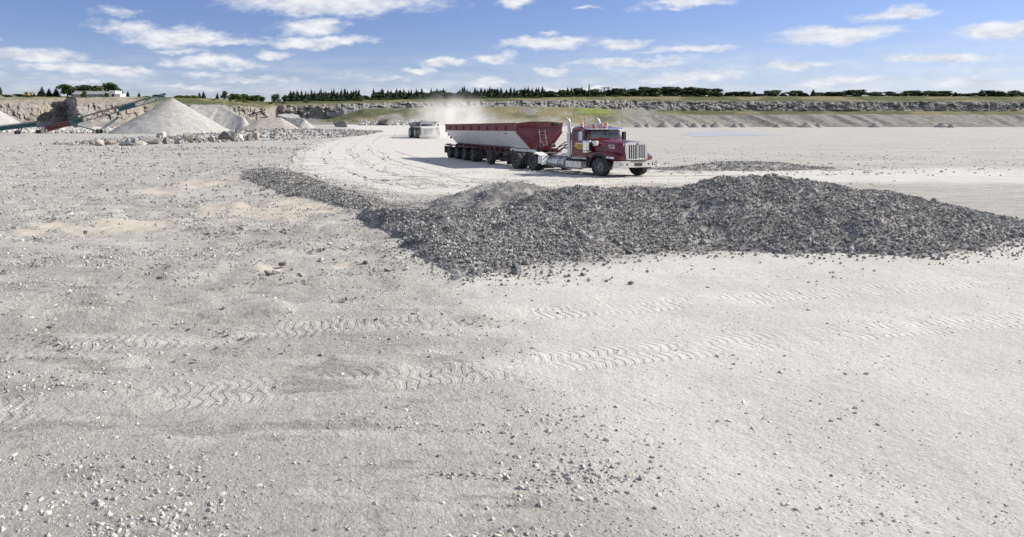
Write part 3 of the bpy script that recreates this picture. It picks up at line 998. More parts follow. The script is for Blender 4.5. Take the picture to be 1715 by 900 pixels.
stones('track_gravel', x, y, base_z(x, y), rng.uniform(.03, .075, len(x)) * np.clip(y / 32, .9, 1.6), M['stone_mid'], small=True, sink=.3)

# ---- dark gravel strip at the right edge of the haul road
BX, BY = np.meshgrid(np.arange(18, 34, .2), np.arange(44, 54, .16))
bh = ridge_h(BX, BY, RIGHTBERM)
berm = thing('gravel_berm', 'low dark gravel berm on the floor beyond the truck bumper', 'gravel berm')
mesh_np('mound', np.stack([BX, BY, base_z(BX, BY) + np.maximum(bh + (fbm(BX * 2, BY * 2, 3, 4) - .5) * .12, -.15)], -1).reshape(-1, 3), grid_faces(*BX.shape), M['gravelbed'], berm, smooth=True)
x = rng.uniform(18, 34, 5000); y = rng.uniform(44, 54, 5000); h_ = ridge_h(x, y, RIGHTBERM); k_ = h_ > .0; x, y, h_ = x[k_], y[k_], h_[k_]
stones('crushed_stone', x, y, base_z(x, y) + h_, rng.uniform(.07, .18, len(x)), M['stone_mid'], berm, small=True)

# ================================================================ STOCKPILES
def gz1(x, y):
    return float(base_z(np.array([x], float), np.array([y], float))[0])


def pile_mat(name, a, b, bs=3.0):
    return pm(name, a, .95, 0, b, .8, .38, .64, bump=1.0, bscale=bs, spec=.1)


M['p_grey'] = pile_mat('pale_grey_aggregate', (.315, .31, .297), (.41, .403, .385))
M['p_grey2'] = pile_mat('grey_aggregate', (.30, .30, .295), (.40, .395, .38))
M['p_light'] = pile_mat('light_dusty_aggregate', (.35, .344, .33), (.43, .422, .40))
M['p_tan'] = pile_mat('tan_sand', (.33, .305, .27), (.41, .38, .335))
M['p_spoil'] = pile_mat('grey_spoil', (.26, .25, .235), (.36, .345, .32))


def stockpile(name, label, ridge, mat, cat='stockpile', n=72, rings=26, seed=1, group=None, rough=.25, sharp=1.0):
    """ridge: [(x, y, z_top)] world points; base radii follow; each pile is a swept cone with an uneven surface"""
    ridge = np.array(ridge, float)
    base = gz1(ridge[:, 0].mean(), ridge[:, 1].mean()) - .3
    L = np.linalg.norm(ridge[-1, :2] - ridge[0, :2])
    xs = ridge[:, 0]; ys_ = ridge[:, 1]
    rad = ridge[:, 3]
    x0, x1 = (xs - rad).min() - 1, (xs + rad).max() + 1
    y0, y1 = (ys_ - rad).min() - 1, (ys_ + rad).max() + 1
    gx, gy = np.meshgrid(np.linspace(x0, x1, n), np.linspace(y0, y1, n))
    if len(ridge) > 1:
        d, par = path_dist(gx, gy, ridge[:, :2])
        i = np.clip(par.astype(int), 0, len(ridge) - 2); t = (par - i)[..., None]
        q = ridge[i] * (1 - t) + ridge[i + 1] * t
    else:
        d = np.hypot(gx - xs[0], gy - ys_[0]); q = np.broadcast_to(ridge[0], gx.shape + (4,))
    k = d / q[..., 3] * (1 + .12 * (fbm(gx * .15, gy * .15, 3, seed) - .5))
    hh = q[..., 2] - base
    sh_ = 1 - k
    sh_ = np.where(k < .06, 1 - .5 * k - .03, sh_) if sharp < 1 else sh_
    z = base + hh * np.maximum(sh_, -.08)
    z = z + (fbm(gx * .5, gy * .5, 4, seed + 5) - .5) * rough * sstep(-.05, .12, sh_)
    kf_ = (sh_ > -.05).ravel()
    f = grid_faces(*gx.shape); f = f[kf_[f].all(1)]
    u = np.unique(f); rm = np.full(gx.size, -1); rm[u] = np.arange(len(u))
    cx, cy = xs.mean(), ys_.mean()
    V = np.stack([gx - cx, gy - cy, z - base], -1).reshape(-1, 3)[u]
    o = mesh_np(name, V, rm[f], mat, smooth=True)
    o.location = (cx, cy, base)
    tag(o, label, cat, group)
    return o


def ap(px, py, Y, rpx):
    x, y, z = pt(px, py, Y)
    return (x, y, z, rpx / F * Y)


stockpile('stockpile', 'tall pale grey gravel cone at the head of the long conveyor', [ap(288, 164, 220, 106)], M['p_grey'], n=110, seed=3)
stockpile('stockpile', 'light grey stockpile with a broad flat crest just behind the tall cone', [ap(322, 175, 262, 62), ap(368, 175.5, 262, 60), ap(394, 188, 258, 36), ap(408, 196, 255, 20)], M['p_light'], n=90, seed=5, rough=.6)
stockpile('stockpile', 'rounded tan sand stockpile in front of the quarry face', [ap(438, 198, 205, 52), ap(470, 197, 205, 50)], M['p_tan'], n=80, seed=7, rough=.3)
stockpile('stockpile', 'pale dusty stockpile cut by the left edge of the picture', [ap(-14, 177, 272, 66)], M['p_light'], n=80, seed=8)
stockpile('stockpile', 'small pale rubble heap to the right of the tan sand stockpile', [ap(500, 196, 275, 24), ap(510, 199, 272, 20)], M['p_light'], n=50, seed=9, rough=.8)
stockpile('stockpile', 'low white rubble spread under the long conveyor', [ap(105, 213, 236, 36), ap(160, 212, 240, 40)], M['p_light'], n=70, seed=12, rough=1.2)

# flat-topped bench of crushed rock with a steep dark side
bx0 = pt(466, 191, 290); 
mb = MB()
A = [pt(464, 193, 292), pt(480, 197.5, 284), pt(503, 198.5, 284), pt(500, 192.5, 300), pt(478, 190.5, 304)]
gzb = gz1(-30, 290) - .4
top = [Vector(p) for p in A]
bot = [Vector((p[0] * 1.0 + (p[0] + 30) * .12, p[1] + (p[1] - 292) * .25, gzb)) for p in A]
mb.loft([bot, top])
tag(mb.build('crushed_rock_bench', M['p_grey2']), 'flat-topped grey rock bench behind the tan stockpile', 'rock bench')

# small truck-tipped heaps at the foot of the right-hand wall
for i, (hx_, hy_, w) in enumerate([(1113, 203.3, 17), (1071, 206.5, 11), (1084, 205.2, 8), (1139, 203.8, 14), (1152, 206.2, 8), (1164, 204.8, 12), (1181, 205.6, 9), (1200, 203.6, 15), (1231, 206, 10), (1243, 205, 12), (1302, 206.5, 9), (1352, 204, 16), (1371, 206, 9), (1466, 205.5, 12), (1579, 204.8, 14), (1593, 206.4, 8)]):
    Yh = 396 + (i * 7 % 5) * 1.6
    inpic = hx_ < 1200
    lab = {1113: 'largest tipped spoil heap at the foot of the far slope, right of the cab', 1139: 'second large tipped spoil heap, just right of the largest one', 1200: 'tipped spoil heap touching the bright floor beside the blue puddle'}.get(hx_, 'small tipped grey spoil heap in the row below the far slope')
    stockpile('spoil_heap', lab, [ap(hx_, hy_, Yh, w)], M['p_spoil'], 'spoil heap', n=26, seed=20 + i, group='tipped spoil heaps along the far slope', rough=.5)

# ================================================================ RUBBLE BAND AND BOULDERS
def rb(px, base_y, top_y, wn, wf):
    Y = F * CAMZ / (base_y - HY) + wn + 3
    return ((px - HX) / F * Y, Y, CAMZ - (top_y - HY) / F * Y, wn, wf)


BANDP = smooth_path([rb(120, 244, 240, 3, 5), rb(170, 243, 232, 5, 7), rb(230, 243, 229, 6, 8), rb(300, 241, 226, 7, 9), rb(370, 238, 221, 8, 9), rb(430, 236, 216.5, 10, 9), rb(490, 234, 217, 10, 9), rb(550, 231.5, 220, 9, 9), rb(600, 228, 223, 6, 6), rb(622, 226.5, 225.5, 4, 4)], 5)
bx_, by_ = np.meshgrid(np.arange(-50, 8, .45), np.arange(98, 232, .8))
bh_ = ridge_h(bx_, by_, BANDP)
bz_ = base_z(bx_, by_) * 0 + base_z(bx_, by_) + np.maximum(bh_ - .25, -.3) + (fbm(bx_ * .7, by_ * .7, 4, 44) - .5) * .7 * sstep(.05, .4, bh_)
f = grid_faces(*bx_.shape); f = f[(bh_ > -.1).ravel()[f].any(1)]
u = np.unique(f); rm = np.full(bx_.size, -1); rm[u] = np.arange(len(u))
band_o = thing('rubble_ridge', 'low ridge of coarse grey rubble in front of the tall gravel cone', 'rubble ridge')
mesh_np('mound', np.stack([bx_, by_, bz_], -1).reshape(-1, 3)[u], rm[f], M['p_grey2'], band_o, smooth=True)
x = rng.uniform(-50, 8, 60000); y = rng.uniform(98, 225, 60000)
h_ = ridge_h(x, y, BANDP)
k_ = (h_ > .02) & (rng.random(len(x)) < .45)
x, y, h_ = x[k_][:9000], y[k_][:9000], h_[k_][:9000]
stones('rubble', x, y, base_z(x, y) + np.maximum(h_ - .2, 0), .16 + .55 * rng.random(len(x)) ** 3, M['stone_mid'], band_o)
# scattered stones on the floor round the band and beyond
def d_far(x, y):
    road, silt = ground_attrs(x, y)
    return (.08 + .6 * sstep(.5, .66, fbm(x * .12, y * .12, 4, 151))) * (1 - .95 * road)
x, y = scatter(9000, (-30, 620), (70, 240), d_far)
stones('far_floor_rubble', x, y, base_z(x, y), .1 + .32 * rng.random(len(x)) ** 3, M['stone_mid'], small=True)
x, y = scatter(5000, (1040, 1720), (42, 300), lambda x, y: .2 + .7 * sstep(.5, .66, fbm(x * .1, y * .1, 4, 161)))
stones('right_floor_rubble', x, y, base_z(x, y), .05 + .16 * rng.random(len(x)) ** 4, M['stone_pale'], small=True, sink=.4)
# white blasted rock at the back of the floor and under the conveyors
x = np.concatenate([rng.uniform(-118, -72, 2600), rng.uniform(0, 40, 1500)]); y = np.concatenate([rng.uniform(216, 262, 2600), rng.uniform(318, 336, 1500)])
zz = base_z(x, y) + np.where(x < -60, np.clip((y - 214) / 46, 0, 1) * 1.6 * fbm(x * .2, y * .2, 3, 9), fbm(x * .3, y * .3, 3, 7) * np.clip((y - 318) / 12, 0, 1) * 2.2)
stones('blasted_rock', x, y, zz, .4 + 1.3 * rng.random(len(x)) ** 3, M['stone_pale'])


def boulder_mesh(seed):
    import bmesh
    r = np.random.default_rng(seed)
    bm = bmesh.new()
    for k in range(15):
        v = r.uniform(-1, 1, 3)
        v /= max(np.abs(v).max() * .4 + np.linalg.norm(v) * .6, 1e-3)
        bm.verts.new(v * r.uniform(.62, 1.0) * np.array([1, .9, .8]))
    res = bmesh.ops.convex_hull(bm, input=bm.verts)
    bmesh.ops.delete(bm, geom=list({g for g in list(res['geom_interior']) + list(res['geom_unused']) if isinstance(g, bmesh.types.BMVert)}), context='VERTS')
    v = np.array([p.co[:] for p in bm.verts])
    mn, mx = v.min(0), v.max(0)
    v = (v - (mn + mx) / 2) / (mx - mn)
    v[:, 2] += .40
    for p, c in zip(bm.verts, v): p.co = c
    me = bpy.data.meshes.new('boulder'); bm.to_mesh(me); bm.free()
    return me


def boulder(name, label, px, by, w, h, mat, seed, dy=0.0, group=None, cat='boulder', z=0.0, Y=None):
    Y = Y or F * CAMZ / (by - HY) - (1.5 if by > 230 and by < 250 else 0)
    x = (px - HX) / F * Y
    me = boulder_mesh(seed); me.materials.append(M[mat])
    o = bpy.data.objects.new(name, me); link(o)
    W = w / F * Y * (1.2 if by < 260 else 1); H = h / F * Y * (1.2 if by < 260 else 1)
    o.location = (x, Y, gz1(x, Y) + z)
    o.scale = (W, W * .8, H * 1.25)
    o.rotation_euler = (0, 0, (seed * 37 % 11 - 5) * .2)
    return tag(o, label, cat, group)


for i, (px, by, w, h, mat, lab) in enumerate([
    (155, 243, 10, 5, 'b_dark', 'small dark boulder at the far left end of the boulder row'),
    (166, 244, 13, 8, 'b_cream', 'flat cream boulder second from the left in the boulder row'),
    (184, 242, 17, 7, 'b_tan', 'brownish slab boulder left of the long dark flat boulder'),
    (213, 243.5, 24, 6, 'b_dark', 'long dark flat boulder in the left half of the boulder row'),
    (227, 241, 9, 8, 'b_grey', 'small upright grey boulder at the end of the long dark flat one'),
    (236, 243, 15, 6, 'b_cream', 'low cream boulder left of the big grey slab boulder'),
    (252, 241.5, 24, 10, 'b_grey', 'big grey slab boulder left of the white round boulder'),
    (270, 239, 16, 14, 'b_pale', 'tall whitish round boulder near the middle of the boulder row'),
    (278, 241, 11, 9, 'b_dark', 'dark boulder leaning against the whitish round one'),
    (289, 239, 15, 11, 'b_pale', 'pale boulder right of the whitish round boulder'),
    (298, 241, 10, 6, 'b_grey', 'small grey boulder left of the broad cream-topped boulder'),
    (314, 239, 21, 13, 'b_cream', 'broad cream boulder with a dark undercut in the boulder row'),
    (329, 239, 11, 6, 'b_dark', 'small dark boulder right of the broad cream one'),
    (337, 237, 12, 9, 'b_grey', 'grey boulder below the pale upright boulder'),
    (346, 236, 14, 13, 'b_pale', 'pale upright boulder left of the gap in the boulder row'),
    (354, 238, 12, 8, 'b_tan', 'small tan boulder at the foot of the pale upright boulder'),
    (378, 237, 19, 13, 'b_dark', 'large dark grey boulder right of the gap in the row'),
    (391, 237, 13, 10, 'b_dark', 'second dark boulder, just right of the large dark grey one'),
    (402, 236, 11, 9, 'b_pale', 'pale boulder between the dark boulders and the pinkish one'),
    (411, 235.5, 9, 8, 'b_grey', 'small grey boulder left of the pinkish boulder'),
    (418, 236, 10, 9, 'b_dark', 'dark boulder partly hidden by the pinkish one'),
    (425, 235.5, 17, 11, 'b_tan', 'pinkish tan boulder at the right end of the boulder row'),
    (569, 222, 20, 8, 'b_dark', 'lone dark boulder at the right tip of the rubble ridge'),
    (645, 208, 20, 8, 'b_dark', 'grey rock heap left of the haul truck at the back of the floor')]):
    Yb = None
    if by == 208: Yb = 318.0
    boulder('boulder', lab, px, by, w, h, mat, 40 + i, group='boulders lined up on the pit floor' if i < 22 else None, Y=Yb)

for i, (px, by, w, h, mat, lab) in enumerate([
    (438, 466, 13, 6, 'b_grey', 'flat grey stone at the left of the near rubble patch'),
    (449, 470, 16, 8, 'b_dark', 'dark angular stone at the front of the near rubble patch'),
    (463, 466, 14, 7, 'b_pale', 'pale stone in the near rubble patch'),
    (474, 449, 13, 5, 'b_dark', 'dark flat stone above the small near silt pan'),
    (505, 463, 12, 6, 'b_grey', 'grey stone right of the near rubble patch'),
    (538, 438, 12, 4, 'b_pale', 'thin pale stone between the near silt pan and the gravel pile'),
    (612, 446, 11, 6, 'b_dark', 'dark stone by the foot of the gravel pile'),
    (650, 460, 14, 5, 'b_grey', 'grey slab stone left of the gravel pile foot'),
    (953, 463, 9, 5, 'b_dark', 'lone dark stone on the pale strip left of two others'),
    (976, 461, 9, 5, 'b_dark', 'lone dark stone on the pale strip, middle of three'),
    (1056, 475, 10, 5, 'b_dark', 'dark stone on the pale strip nearest the camera on the right'),
    (143, 394, 8, 6, 'b_dark', 'small dark stone beside the long silt streak at left'),
    (8, 471, 12, 6, 'b_dark', 'dark stone at the lower left edge of the photo')]):
    boulder('stone', lab, px, by, w, h, mat, 90 + i, cat='stone')

# ================================================================ PUDDLE
M['water'] = pm('shallow_water', (.38, .385, .385), .45, 0, spec=.5)
pv = []
for i in range(40):
    a = 2 * math.pi * i / 40
    r_ = 1 + .25 * math.sin(3 * a + 1) + .15 * math.sin(7 * a)
    px, py = 1215 + 72 * math.cos(a) * r_, 226 + 3.0 * math.sin(a) * r_
    x, y, _ = gpt(px, py, .15)
    pv.append((x, y, gz1(x, y)))
cxp = np.mean([p[0] for p in pv]); cyp = np.mean([p[1] for p in pv])
ring = [(cxp + (p[0] - cxp) * k, cyp + (p[1] - cyp) * k) for k in (1.0, .8, .6, .4, .2) for p in pv] + [(cxp, cyp)]
mb = MB(); mb.add([(q[0], q[1], gz1(*q) + .03) for q in ring], [(k * 40 + i, k * 40 + (i + 1) % 40, k * 40 + 40 + (i + 1) % 40, k * 40 + 40 + i) for k in range(4) for i in range(40)] + [(160 + i, 160 + (i + 1) % 40, 200) for i in range(40)])
tag(mb.build('puddle', M['water']), 'shallow blue puddle on the floor at right', 'puddle', kind='structure')

# ================================================================ CONVEYORS
def conveyor(name, label, a, b, sections, w=1.0, d=1.0, step=1.6):
    """box truss from the low end a to the head b; sections = [(t0, t1, material)]"""
    a = Vector(a); b = Vector(b)
    root = thing(name, label, 'conveyor', (a.x, a.y, gz1(a.x, a.y)), 0)
    o = Vector(root.location)
    ax = (b - a).normalized(); side = ax.cross(Vector((0, 0, 1))).normalized(); up = side.cross(ax)
    L = (b - a).length
    P = lambda t, s, u: a - o + ax * (t * L) + side * (s * w / 2) + up * (u * d / 2)
    for t0, t1, mat in sections:
        mb = MB()
        for s in (-1, 1):
            for u in (-1, 1):
                mb.bar(P(t0, s, u), P(t1, s, u), .16)
        k = max(2, int((t1 - t0) * L / step))
        for i in range(k):
            ta = t0 + (t1 - t0) * i / k; tb = t0 + (t1 - t0) * (i + 1) / k
            for s in (-1, 1):
                mb.bar(P(ta, s, -1), P(tb, s, 1) if i % 2 else P(ta, s, 1), .1)
                mb.bar(P(ta, s, 1 if i % 2 == 0 else -1), P(tb, s, -1 if i % 2 == 0 else 1), .1)
            mb.bar(P(ta, -1, -1), P(ta, 1, -1), .1)
        mb.build('truss', mat, root)
    mb = MB()
    mb.slab([P(0, -1.0, 1.35), P(1, -1.0, 1.35), P(1, 1.0, 1.35), P(0, 1.0, 1.35)], .12)
    mb.build('belt', M['belt'], root)
    for t, nm in ((0.0, 'tail_pulley'), (1.0, 'head_pulley')):
        MB().cyl(P(t, -1.05, 1.0), P(t, 1.05, 1.0), .32, n=12).build(nm, M['dark'], root, smooth=True)
    return root, P


def strut(root, name, pts, r, mat):
    mb = MB(); o = Vector(root.location)
    for p, q in pts: mb.bar(Vector(p) - o, Vector(q) - o, r)
    return mb.build(name, mat, root)


YC = 210.0
ca, cb = pt(78, 217.5, YC), pt(277, 161.5, YC + 4)
conv, CP = conveyor('stacking_conveyor', 'long teal and red truss conveyor rising to the tall gravel cone', ca, cb,
                    [(0, .20, M['conred']), (.20, .30, M['teal']), (.30, .60, M['conmauve']), (.60, .75, M['teal']), (.75, 1, M['teal'])], 1.1, 1.25)
MB().slab([CP(.60, -1.15, -.8), CP(.74, -1.15, -.8), CP(.74, -1.15, 1.1), CP(.60, -1.15, 1.1)], .1).build('side_panel', M['teal'], conv)
MB().slab([CP(.205, -1.15, -.8), CP(.295, -1.15, -.8), CP(.295, -1.15, 1.1), CP(.205, -1.15, 1.1)], .1).build('side_panel', M['teal'], conv)
MB().slab([CP(.0, -1.15, -.9), CP(.19, -1.15, -.9), CP(.19, -1.15, 1.1), CP(.0, -1.15, 1.1)], .1).build('side_panel', M['conred'], conv)
gzc = gz1(-70, YC)
wb_ = pt(166, 221, YC)
for s in (-1.2, 1.2):
    strut(conv, 'support_leg', [((wb_[0], YC + s, gzc + .7), Vector(pt(199, 196, YC)) + Vector((0, s * .5, 0)))], .22, M['teal'])
    strut(conv, 'brace', [((wb_[0], YC + s, gzc + .7), Vector(pt(130, 211, YC)) + Vector((0, s * .5, 0)))], .16, M['teal'])
    o = Vector(conv.location)
    MB().cyl(Vector((wb_[0], YC + s * 1.1 - .2, gzc + .6)) - o, Vector((wb_[0], YC + s * 1.1 + .2, gzc + .6)) - o, .6, n=16).build('wheel', M['rubber'], conv, smooth=True)
strut(conv, 'axle', [((wb_[0], YC - 1.5, gzc + .7), (wb_[0], YC + 1.5, gzc + .7))], .25, M['dark'])
hp = pt(73, 218.5, YC)
MB().box(Vector((hp[0], YC, gzc + .95)) - o, (1.0, 1.5, 1.9), .05).build('feed_hopper', M['alu'], conv)
MB().box(Vector((hp[0] - 1.3, YC, gzc + .55)) - o, (1.6, 1.2, 1.1), .05).build('drive_box', M['dark'], conv)

c2, P2_ = conveyor('transfer_conveyor', 'short teal conveyor at the left edge feeding the long one', pt(-30, 219, 200), pt(64, 208, 202), [(0, 1, M['teal'])], 1.0, 1.1)
MB().slab([P2_(0, -1.15, -.8), P2_(1, -1.15, -.8), P2_(1, -1.15, 1.1), P2_(0, -1.15, 1.1)], .1).build('side_panel', M['teal'], c2)
g2 = gz1(-95, 200)
wl = pt(29, 222, 200)
for s in (-.8, .8):
    strut(c2, 'support_leg', [((wl[0], 200 + s, g2 + .2), Vector(pt(36, 212.5, 200)) + Vector((0, s, 0)))], .25, M['dark'])
    o2 = Vector(c2.location)
    MB().cyl(Vector((wl[0], 200 + s - .2, g2 + .5)) - o2, Vector((wl[0], 200 + s + .2, g2 + .5)) - o2, .5, n=14).build('wheel', M['rubber'], c2, smooth=True)
MB().box(Vector(pt(59, 207, 201)) - Vector(c2.location), (1.4, 1.2, .6), .05).build('drive_motor', M['dark'], c2)

c3, _ = conveyor('far_conveyor', 'small dark conveyor against the quarry face behind the stockpiles', pt(418, 195, 300), pt(444, 186.5, 300), [(0, 1, M['dark'])], .9, .9, 2.0)
strut(c3, 'support_leg', [(pt(430, 191, 300), (pt(430, 200, 300)[0], 300, gz1(-42, 300)))], .3, M['dark'])

# ================================================================ BUILDING ON THE RIM
zb, Yb = plateau_z(160, 12)
bl, br = pt(122, 162, Yb)[0], pt(192, 162, Yb)[0]
bld = thing('quarry_building', 'long low grey building with white gable end on the left rim', 'building', ((bl + br) / 2, Yb, zb - .5))
hw = (br - bl) / 2
zw = pt(0, 158.0, Yb)[2] - zb + .5; zr = pt(0, 152.4, Yb)[2] - zb + .5
MB().box((0, 4, zw / 2), (hw * 2, 8, zw)).build('wall', M['wallgrey'], bld)
rf = MB(); rf.slab([(-hw - .4, -.5, zw - .05), (hw + .4, -.5, zw - .05), (hw + .4, 4, zr), (-hw - .4, 4, zr)], .2); rf.slab([(-hw - .4, 4, zr), (hw + .4, 4, zr), (hw + .4, 8.5, zw - .05), (-hw - .4, 8.5, zw - .05)], .2)
rf.build('roof', M['roofgrey'], bld)
for wx0, ww, dk in ((151, 9, 'black'), (174, 5, 'black'), (130, 6, 'black'), (163, 4, 'black')):
    xx = pt(wx0, 160, Yb)[0] - (bl + br) / 2
    wnd = MB().box((xx, -.06, zw * .52), (ww / F * Yb, .12, zw * .42)).build('window', M['wallwhite'], bld)
    MB().box((xx, -.14, zw * .52), (ww / F * Yb - .3, .06, zw * .42 - .3)).build('pane', M['glass'], wnd)
gb = pt(194.5, 158, Yb)[0] - (bl + br) / 2
zg = pt(0, 152.2, Yb)[2] - zb + .5
MB().box((gb - 1.3, 3, zg / 2), (3.0, 8.6, zg), .05).build('gable_block', M['wallwhite'], bld)
MB().box((gb + 1.3, 2, zg * .3), (2.4, 7.0, zg * .6), .05).build('lean_to', M['wallwhite'], bld)
MB().box((gb - 1.0, -1.36, zg * .28), (.9, .12, zg * .5)).build('door', M['black'], bld)

# yellow excavator at work on the left rim
ze, Ye = plateau_z(50, 6)
ex = thing('excavator', 'small yellow excavator on the left rim beside the conifers', 'excavator', (pt(48, 160, Ye)[0], Ye, ze))
MB().box((0, -.7, .35), (3.0, .5, .7), .12).build('track', M['dark'], ex)
MB().box((0, .7, .35), (3.0, .5, .7), .12).build('track', M['dark'], ex)
MB().box((-.9, 0, 1.05), (2.6, 1.9, .7), .1).build('body', M['excav'], ex)
cb_ = MB().box((-.2, -.5, 1.6), (1.0, .9, .9), .08).build('cab', M['excav'], ex)
MB().box((-.2, -.97, 1.65), (.8, .05, .6)).build('window', M['glass'], cb_)
MB().bar((.3, .3, 1.2), (2.0, .3, 2.4), .3, .35).build('boom', M['excav'], ex)
MB().bar((2.0, .3, 2.4), (3.1, .3, 1.0), .24, .3).build('stick', M['excav'], ex)
MB().box((3.0, .3, .6), (.7, .8, .6), .1).build('bucket', M['dark'], ex)

# ================================================================ PYLONS AND MAST
def pylon(px, top, dY, w, label, arms):
    z0, Y0 = plateau_z(px, dY)
    H = pt(px, top, Y0)[2] - z0
    r = thing('pylon' if arms else 'mast', label, 'pylon' if arms else 'mast', (pt(px, 160, Y0)[0], Y0, z0))
    mb = MB()
    for sx_ in (-1, 1):
        for sy_ in (-1, 1):
            mb.bar((sx_ * w, sy_ * w, 0), (sx_ * w * .15, sy_ * w * .15, H), .22)
    for k in range(8):
        a = k / 8; b_ = (k + 1) / 8; wa = w * (1 - .85 * a); wb2 = w * (1 - .85 * b_)
        mb.bar((-wa, -wa, H * a), (wb2, -wb2, H * b_), .14); mb.bar((wa, -wa, H * a), (-wb2, -wb2, H * b_), .14)
    mb.build('lattice', M['haulgrey'], r)
    for k, aw in arms:
        MB().bar((-aw, 0, H * k), (aw, 0, H * k), .25).build('cross_arm', M['haulgrey'], r)


pylon(987, 140.5, 50, .9, 'thin lattice mast rising above the tree line, taller than the pylons', [])
pylon(1012, 146, 90, 1.2, 'left of two small power pylons above the tree line', [(.95, 3.0), (.86, 2.4)])
pylon(1019, 145.5, 80, 1.2, 'right of two small power pylons above the tree line', [(.95, 3.2), (.85, 2.6)])

# ================================================================ TREES
def tri_soup(P, U, W, mat, name):
    """leaf sprays: one quad per point from half-vectors U, W"""
    V = np.stack([P - U - W, P + U - W, P + U + W, P - U + W], 1).reshape(-1, 3)
    Fq = np.arange(len(V)).reshape(-1, 4)
    me_o = mesh_np(name, V, Fq, mat)
    COL.objects.unlink(me_o)
    me = me_o.data
    bpy.data.objects.remove(me_o)
    return me


def conifer_crown(seed):
    r = np.random.default_rng(seed)
    P = []; U = []; W = []
    tiers = 17
    lean = r.uniform(-.02, .02)
    for k in range(tiers):
        t = k / (tiers - 1)
        z = .10 + .89 * t
        rad = (.235 * (1 - t) ** .95 + .008) * r.uniform(.8, 1.18)
        m = int(6 + 13 * (1 - t))
        for i in range(m):
            a = r.uniform(0, 2 * math.pi)
            out = np.array([math.cos(a), math.sin(a), 0])
            ln = rad * r.uniform(.7, 1.15)
            c = np.array([lean * t, 0, z]) + out * ln * .55 + np.array([0, 0, -ln * .28 + r.uniform(-.02, .02)])
            d = out * ln * .5 + np.array([0, 0, -ln * .3])
            s = np.array([-math.sin(a), math.cos(a), r.uniform(-.5, .5)]) * (.022 + rad * .24)
            P.append(c); U.append(d); W.append(s)
    return tri_soup(np.array(P), np.array(U), np.array(W), M['spruce'], 'crown')


def broad_crown(seed, mat, lobes=9, wid=.42, low=.02):
    r = np.random.default_rng(seed)
    P = []; U = []; W = []
    C = []
    for k in range(lobes):
        a = r.uniform(0, 2 * math.pi); h = low + .14 + .64 * (k + r.random()) / lobes
        q = wid * .62 * r.random() ** .5 * (1 - max(0, h - .55) * 1.2)
        C.append((math.cos(a) * q, math.sin(a) * q, h, r.uniform(.14, .23) * wid / .42))
    C.append((0, 0, .80, .17))
    for cx, cy, cz, cr in C:
        m = int(85 * (cr / .18) ** 2)
        d = r.normal(size=(m, 3)); d /= np.linalg.norm(d, axis=1)[:, None]
        rr = cr * r.uniform(.55, 1.12, m)
        p = np.array([cx, cy, cz]) + d * rr[:, None] * np.array([1, 1, .85])
        u = r.normal(size=(m, 3)); u /= np.linalg.norm(u, axis=1)[:, None]
        w = np.cross(u, d); w /= np.linalg.norm(w, axis=1)[:, None] + 1e-6
        s = r.uniform(.018, .042, (m, 1))
        P.append(p); U.append(u * s); W.append(w * s)
    P = np.vstack(P); P[:, 2] = np.maximum(P[:, 2], .02)
    return tri_soup(P, np.vstack(U), np.vstack(W), mat, 'crown')


def trunk_mesh(r0, h, branches, seed):
    r = random.Random(seed)
    mb = MB()
    mb.tube([(0, 0, -.04), (.004, 0, h * .5), (0, .005, h)], [r0, r0 * .7, r0 * .2], 6)
    for k in range(branches):
        a = r.uniform(0, 6.28); z = h * r.uniform(.35, .8)
        mb.tube([(0, 0, z), (math.cos(a) * .12, math.sin(a) * .12, z + .1), (math.cos(a) * .22, math.sin(a) * .22, z + .22)], [r0 * .5, r0 * .32, r0 * .12], 5)
    o = mb.build('trunk', M['bark']); me = o.data
    bpy.data.objects.remove(o)
    return me


CON = [(conifer_crown(300 + i), trunk_mesh(.018, .92, 0, i)) for i in range(6)]
BRD = [(broad_crown(400 + i, M['leaf'], 9 + i % 3), trunk_mesh(.028, .55, 5, i)) for i in range(4)]
BRDD = [(broad_crown(420 + i, M['leafd'], 10 + i % 3, .46, .10), trunk_mesh(.028, .55, 5, 20 + i)) for i in range(4)]
BSH = [(broad_crown(440 + i, M['leafy'], 7, .5, .02), trunk_mesh(.02, .4, 4, 40 + i)) for i in range(3)]
trng = random.Random(5)


def tree(kind, px, top, dY, wpx, label, group, base=None, name=None):
    lst = {'c': CON, 'b': BRD, 'd': BRDD, 's': BSH}[kind]
    crown, trunk = lst[trng.randrange(len(lst))]
    z0, Y0 = plateau_z(px, dY) if base is None else base
    if base is None:
        x0 = (px - HX) / F * Y0
    else:
        x0 = (px - HX) / F * Y0
    H = max(pt(px, top, Y0)[2] - z0, .8)
    nm = name or {'c': 'spruce_tree', 'b': 'broadleaf_tree', 'd': 'broadleaf_tree', 's': 'bush'}[kind]
    cat = {'c': 'conifer', 'b': 'tree', 'd': 'tree', 's': 'bush'}[kind]
    o = thing(nm, label, cat, (x0, Y0, z0 - .1), trng.uniform(0, 6.28), group)
    # the crown is about .47 (conifer) or .9 (broadleaf) of its height across
    W = wpx / F * Y0 / {'c': .47, 'b': .70, 'd': .74, 's': .9}[kind]
    o.scale = (W, W, H / .98)
    link(bpy.data.objects.new('crown', crown), o)
    link(bpy.data.objects.new('trunk', trunk), o)
    return o


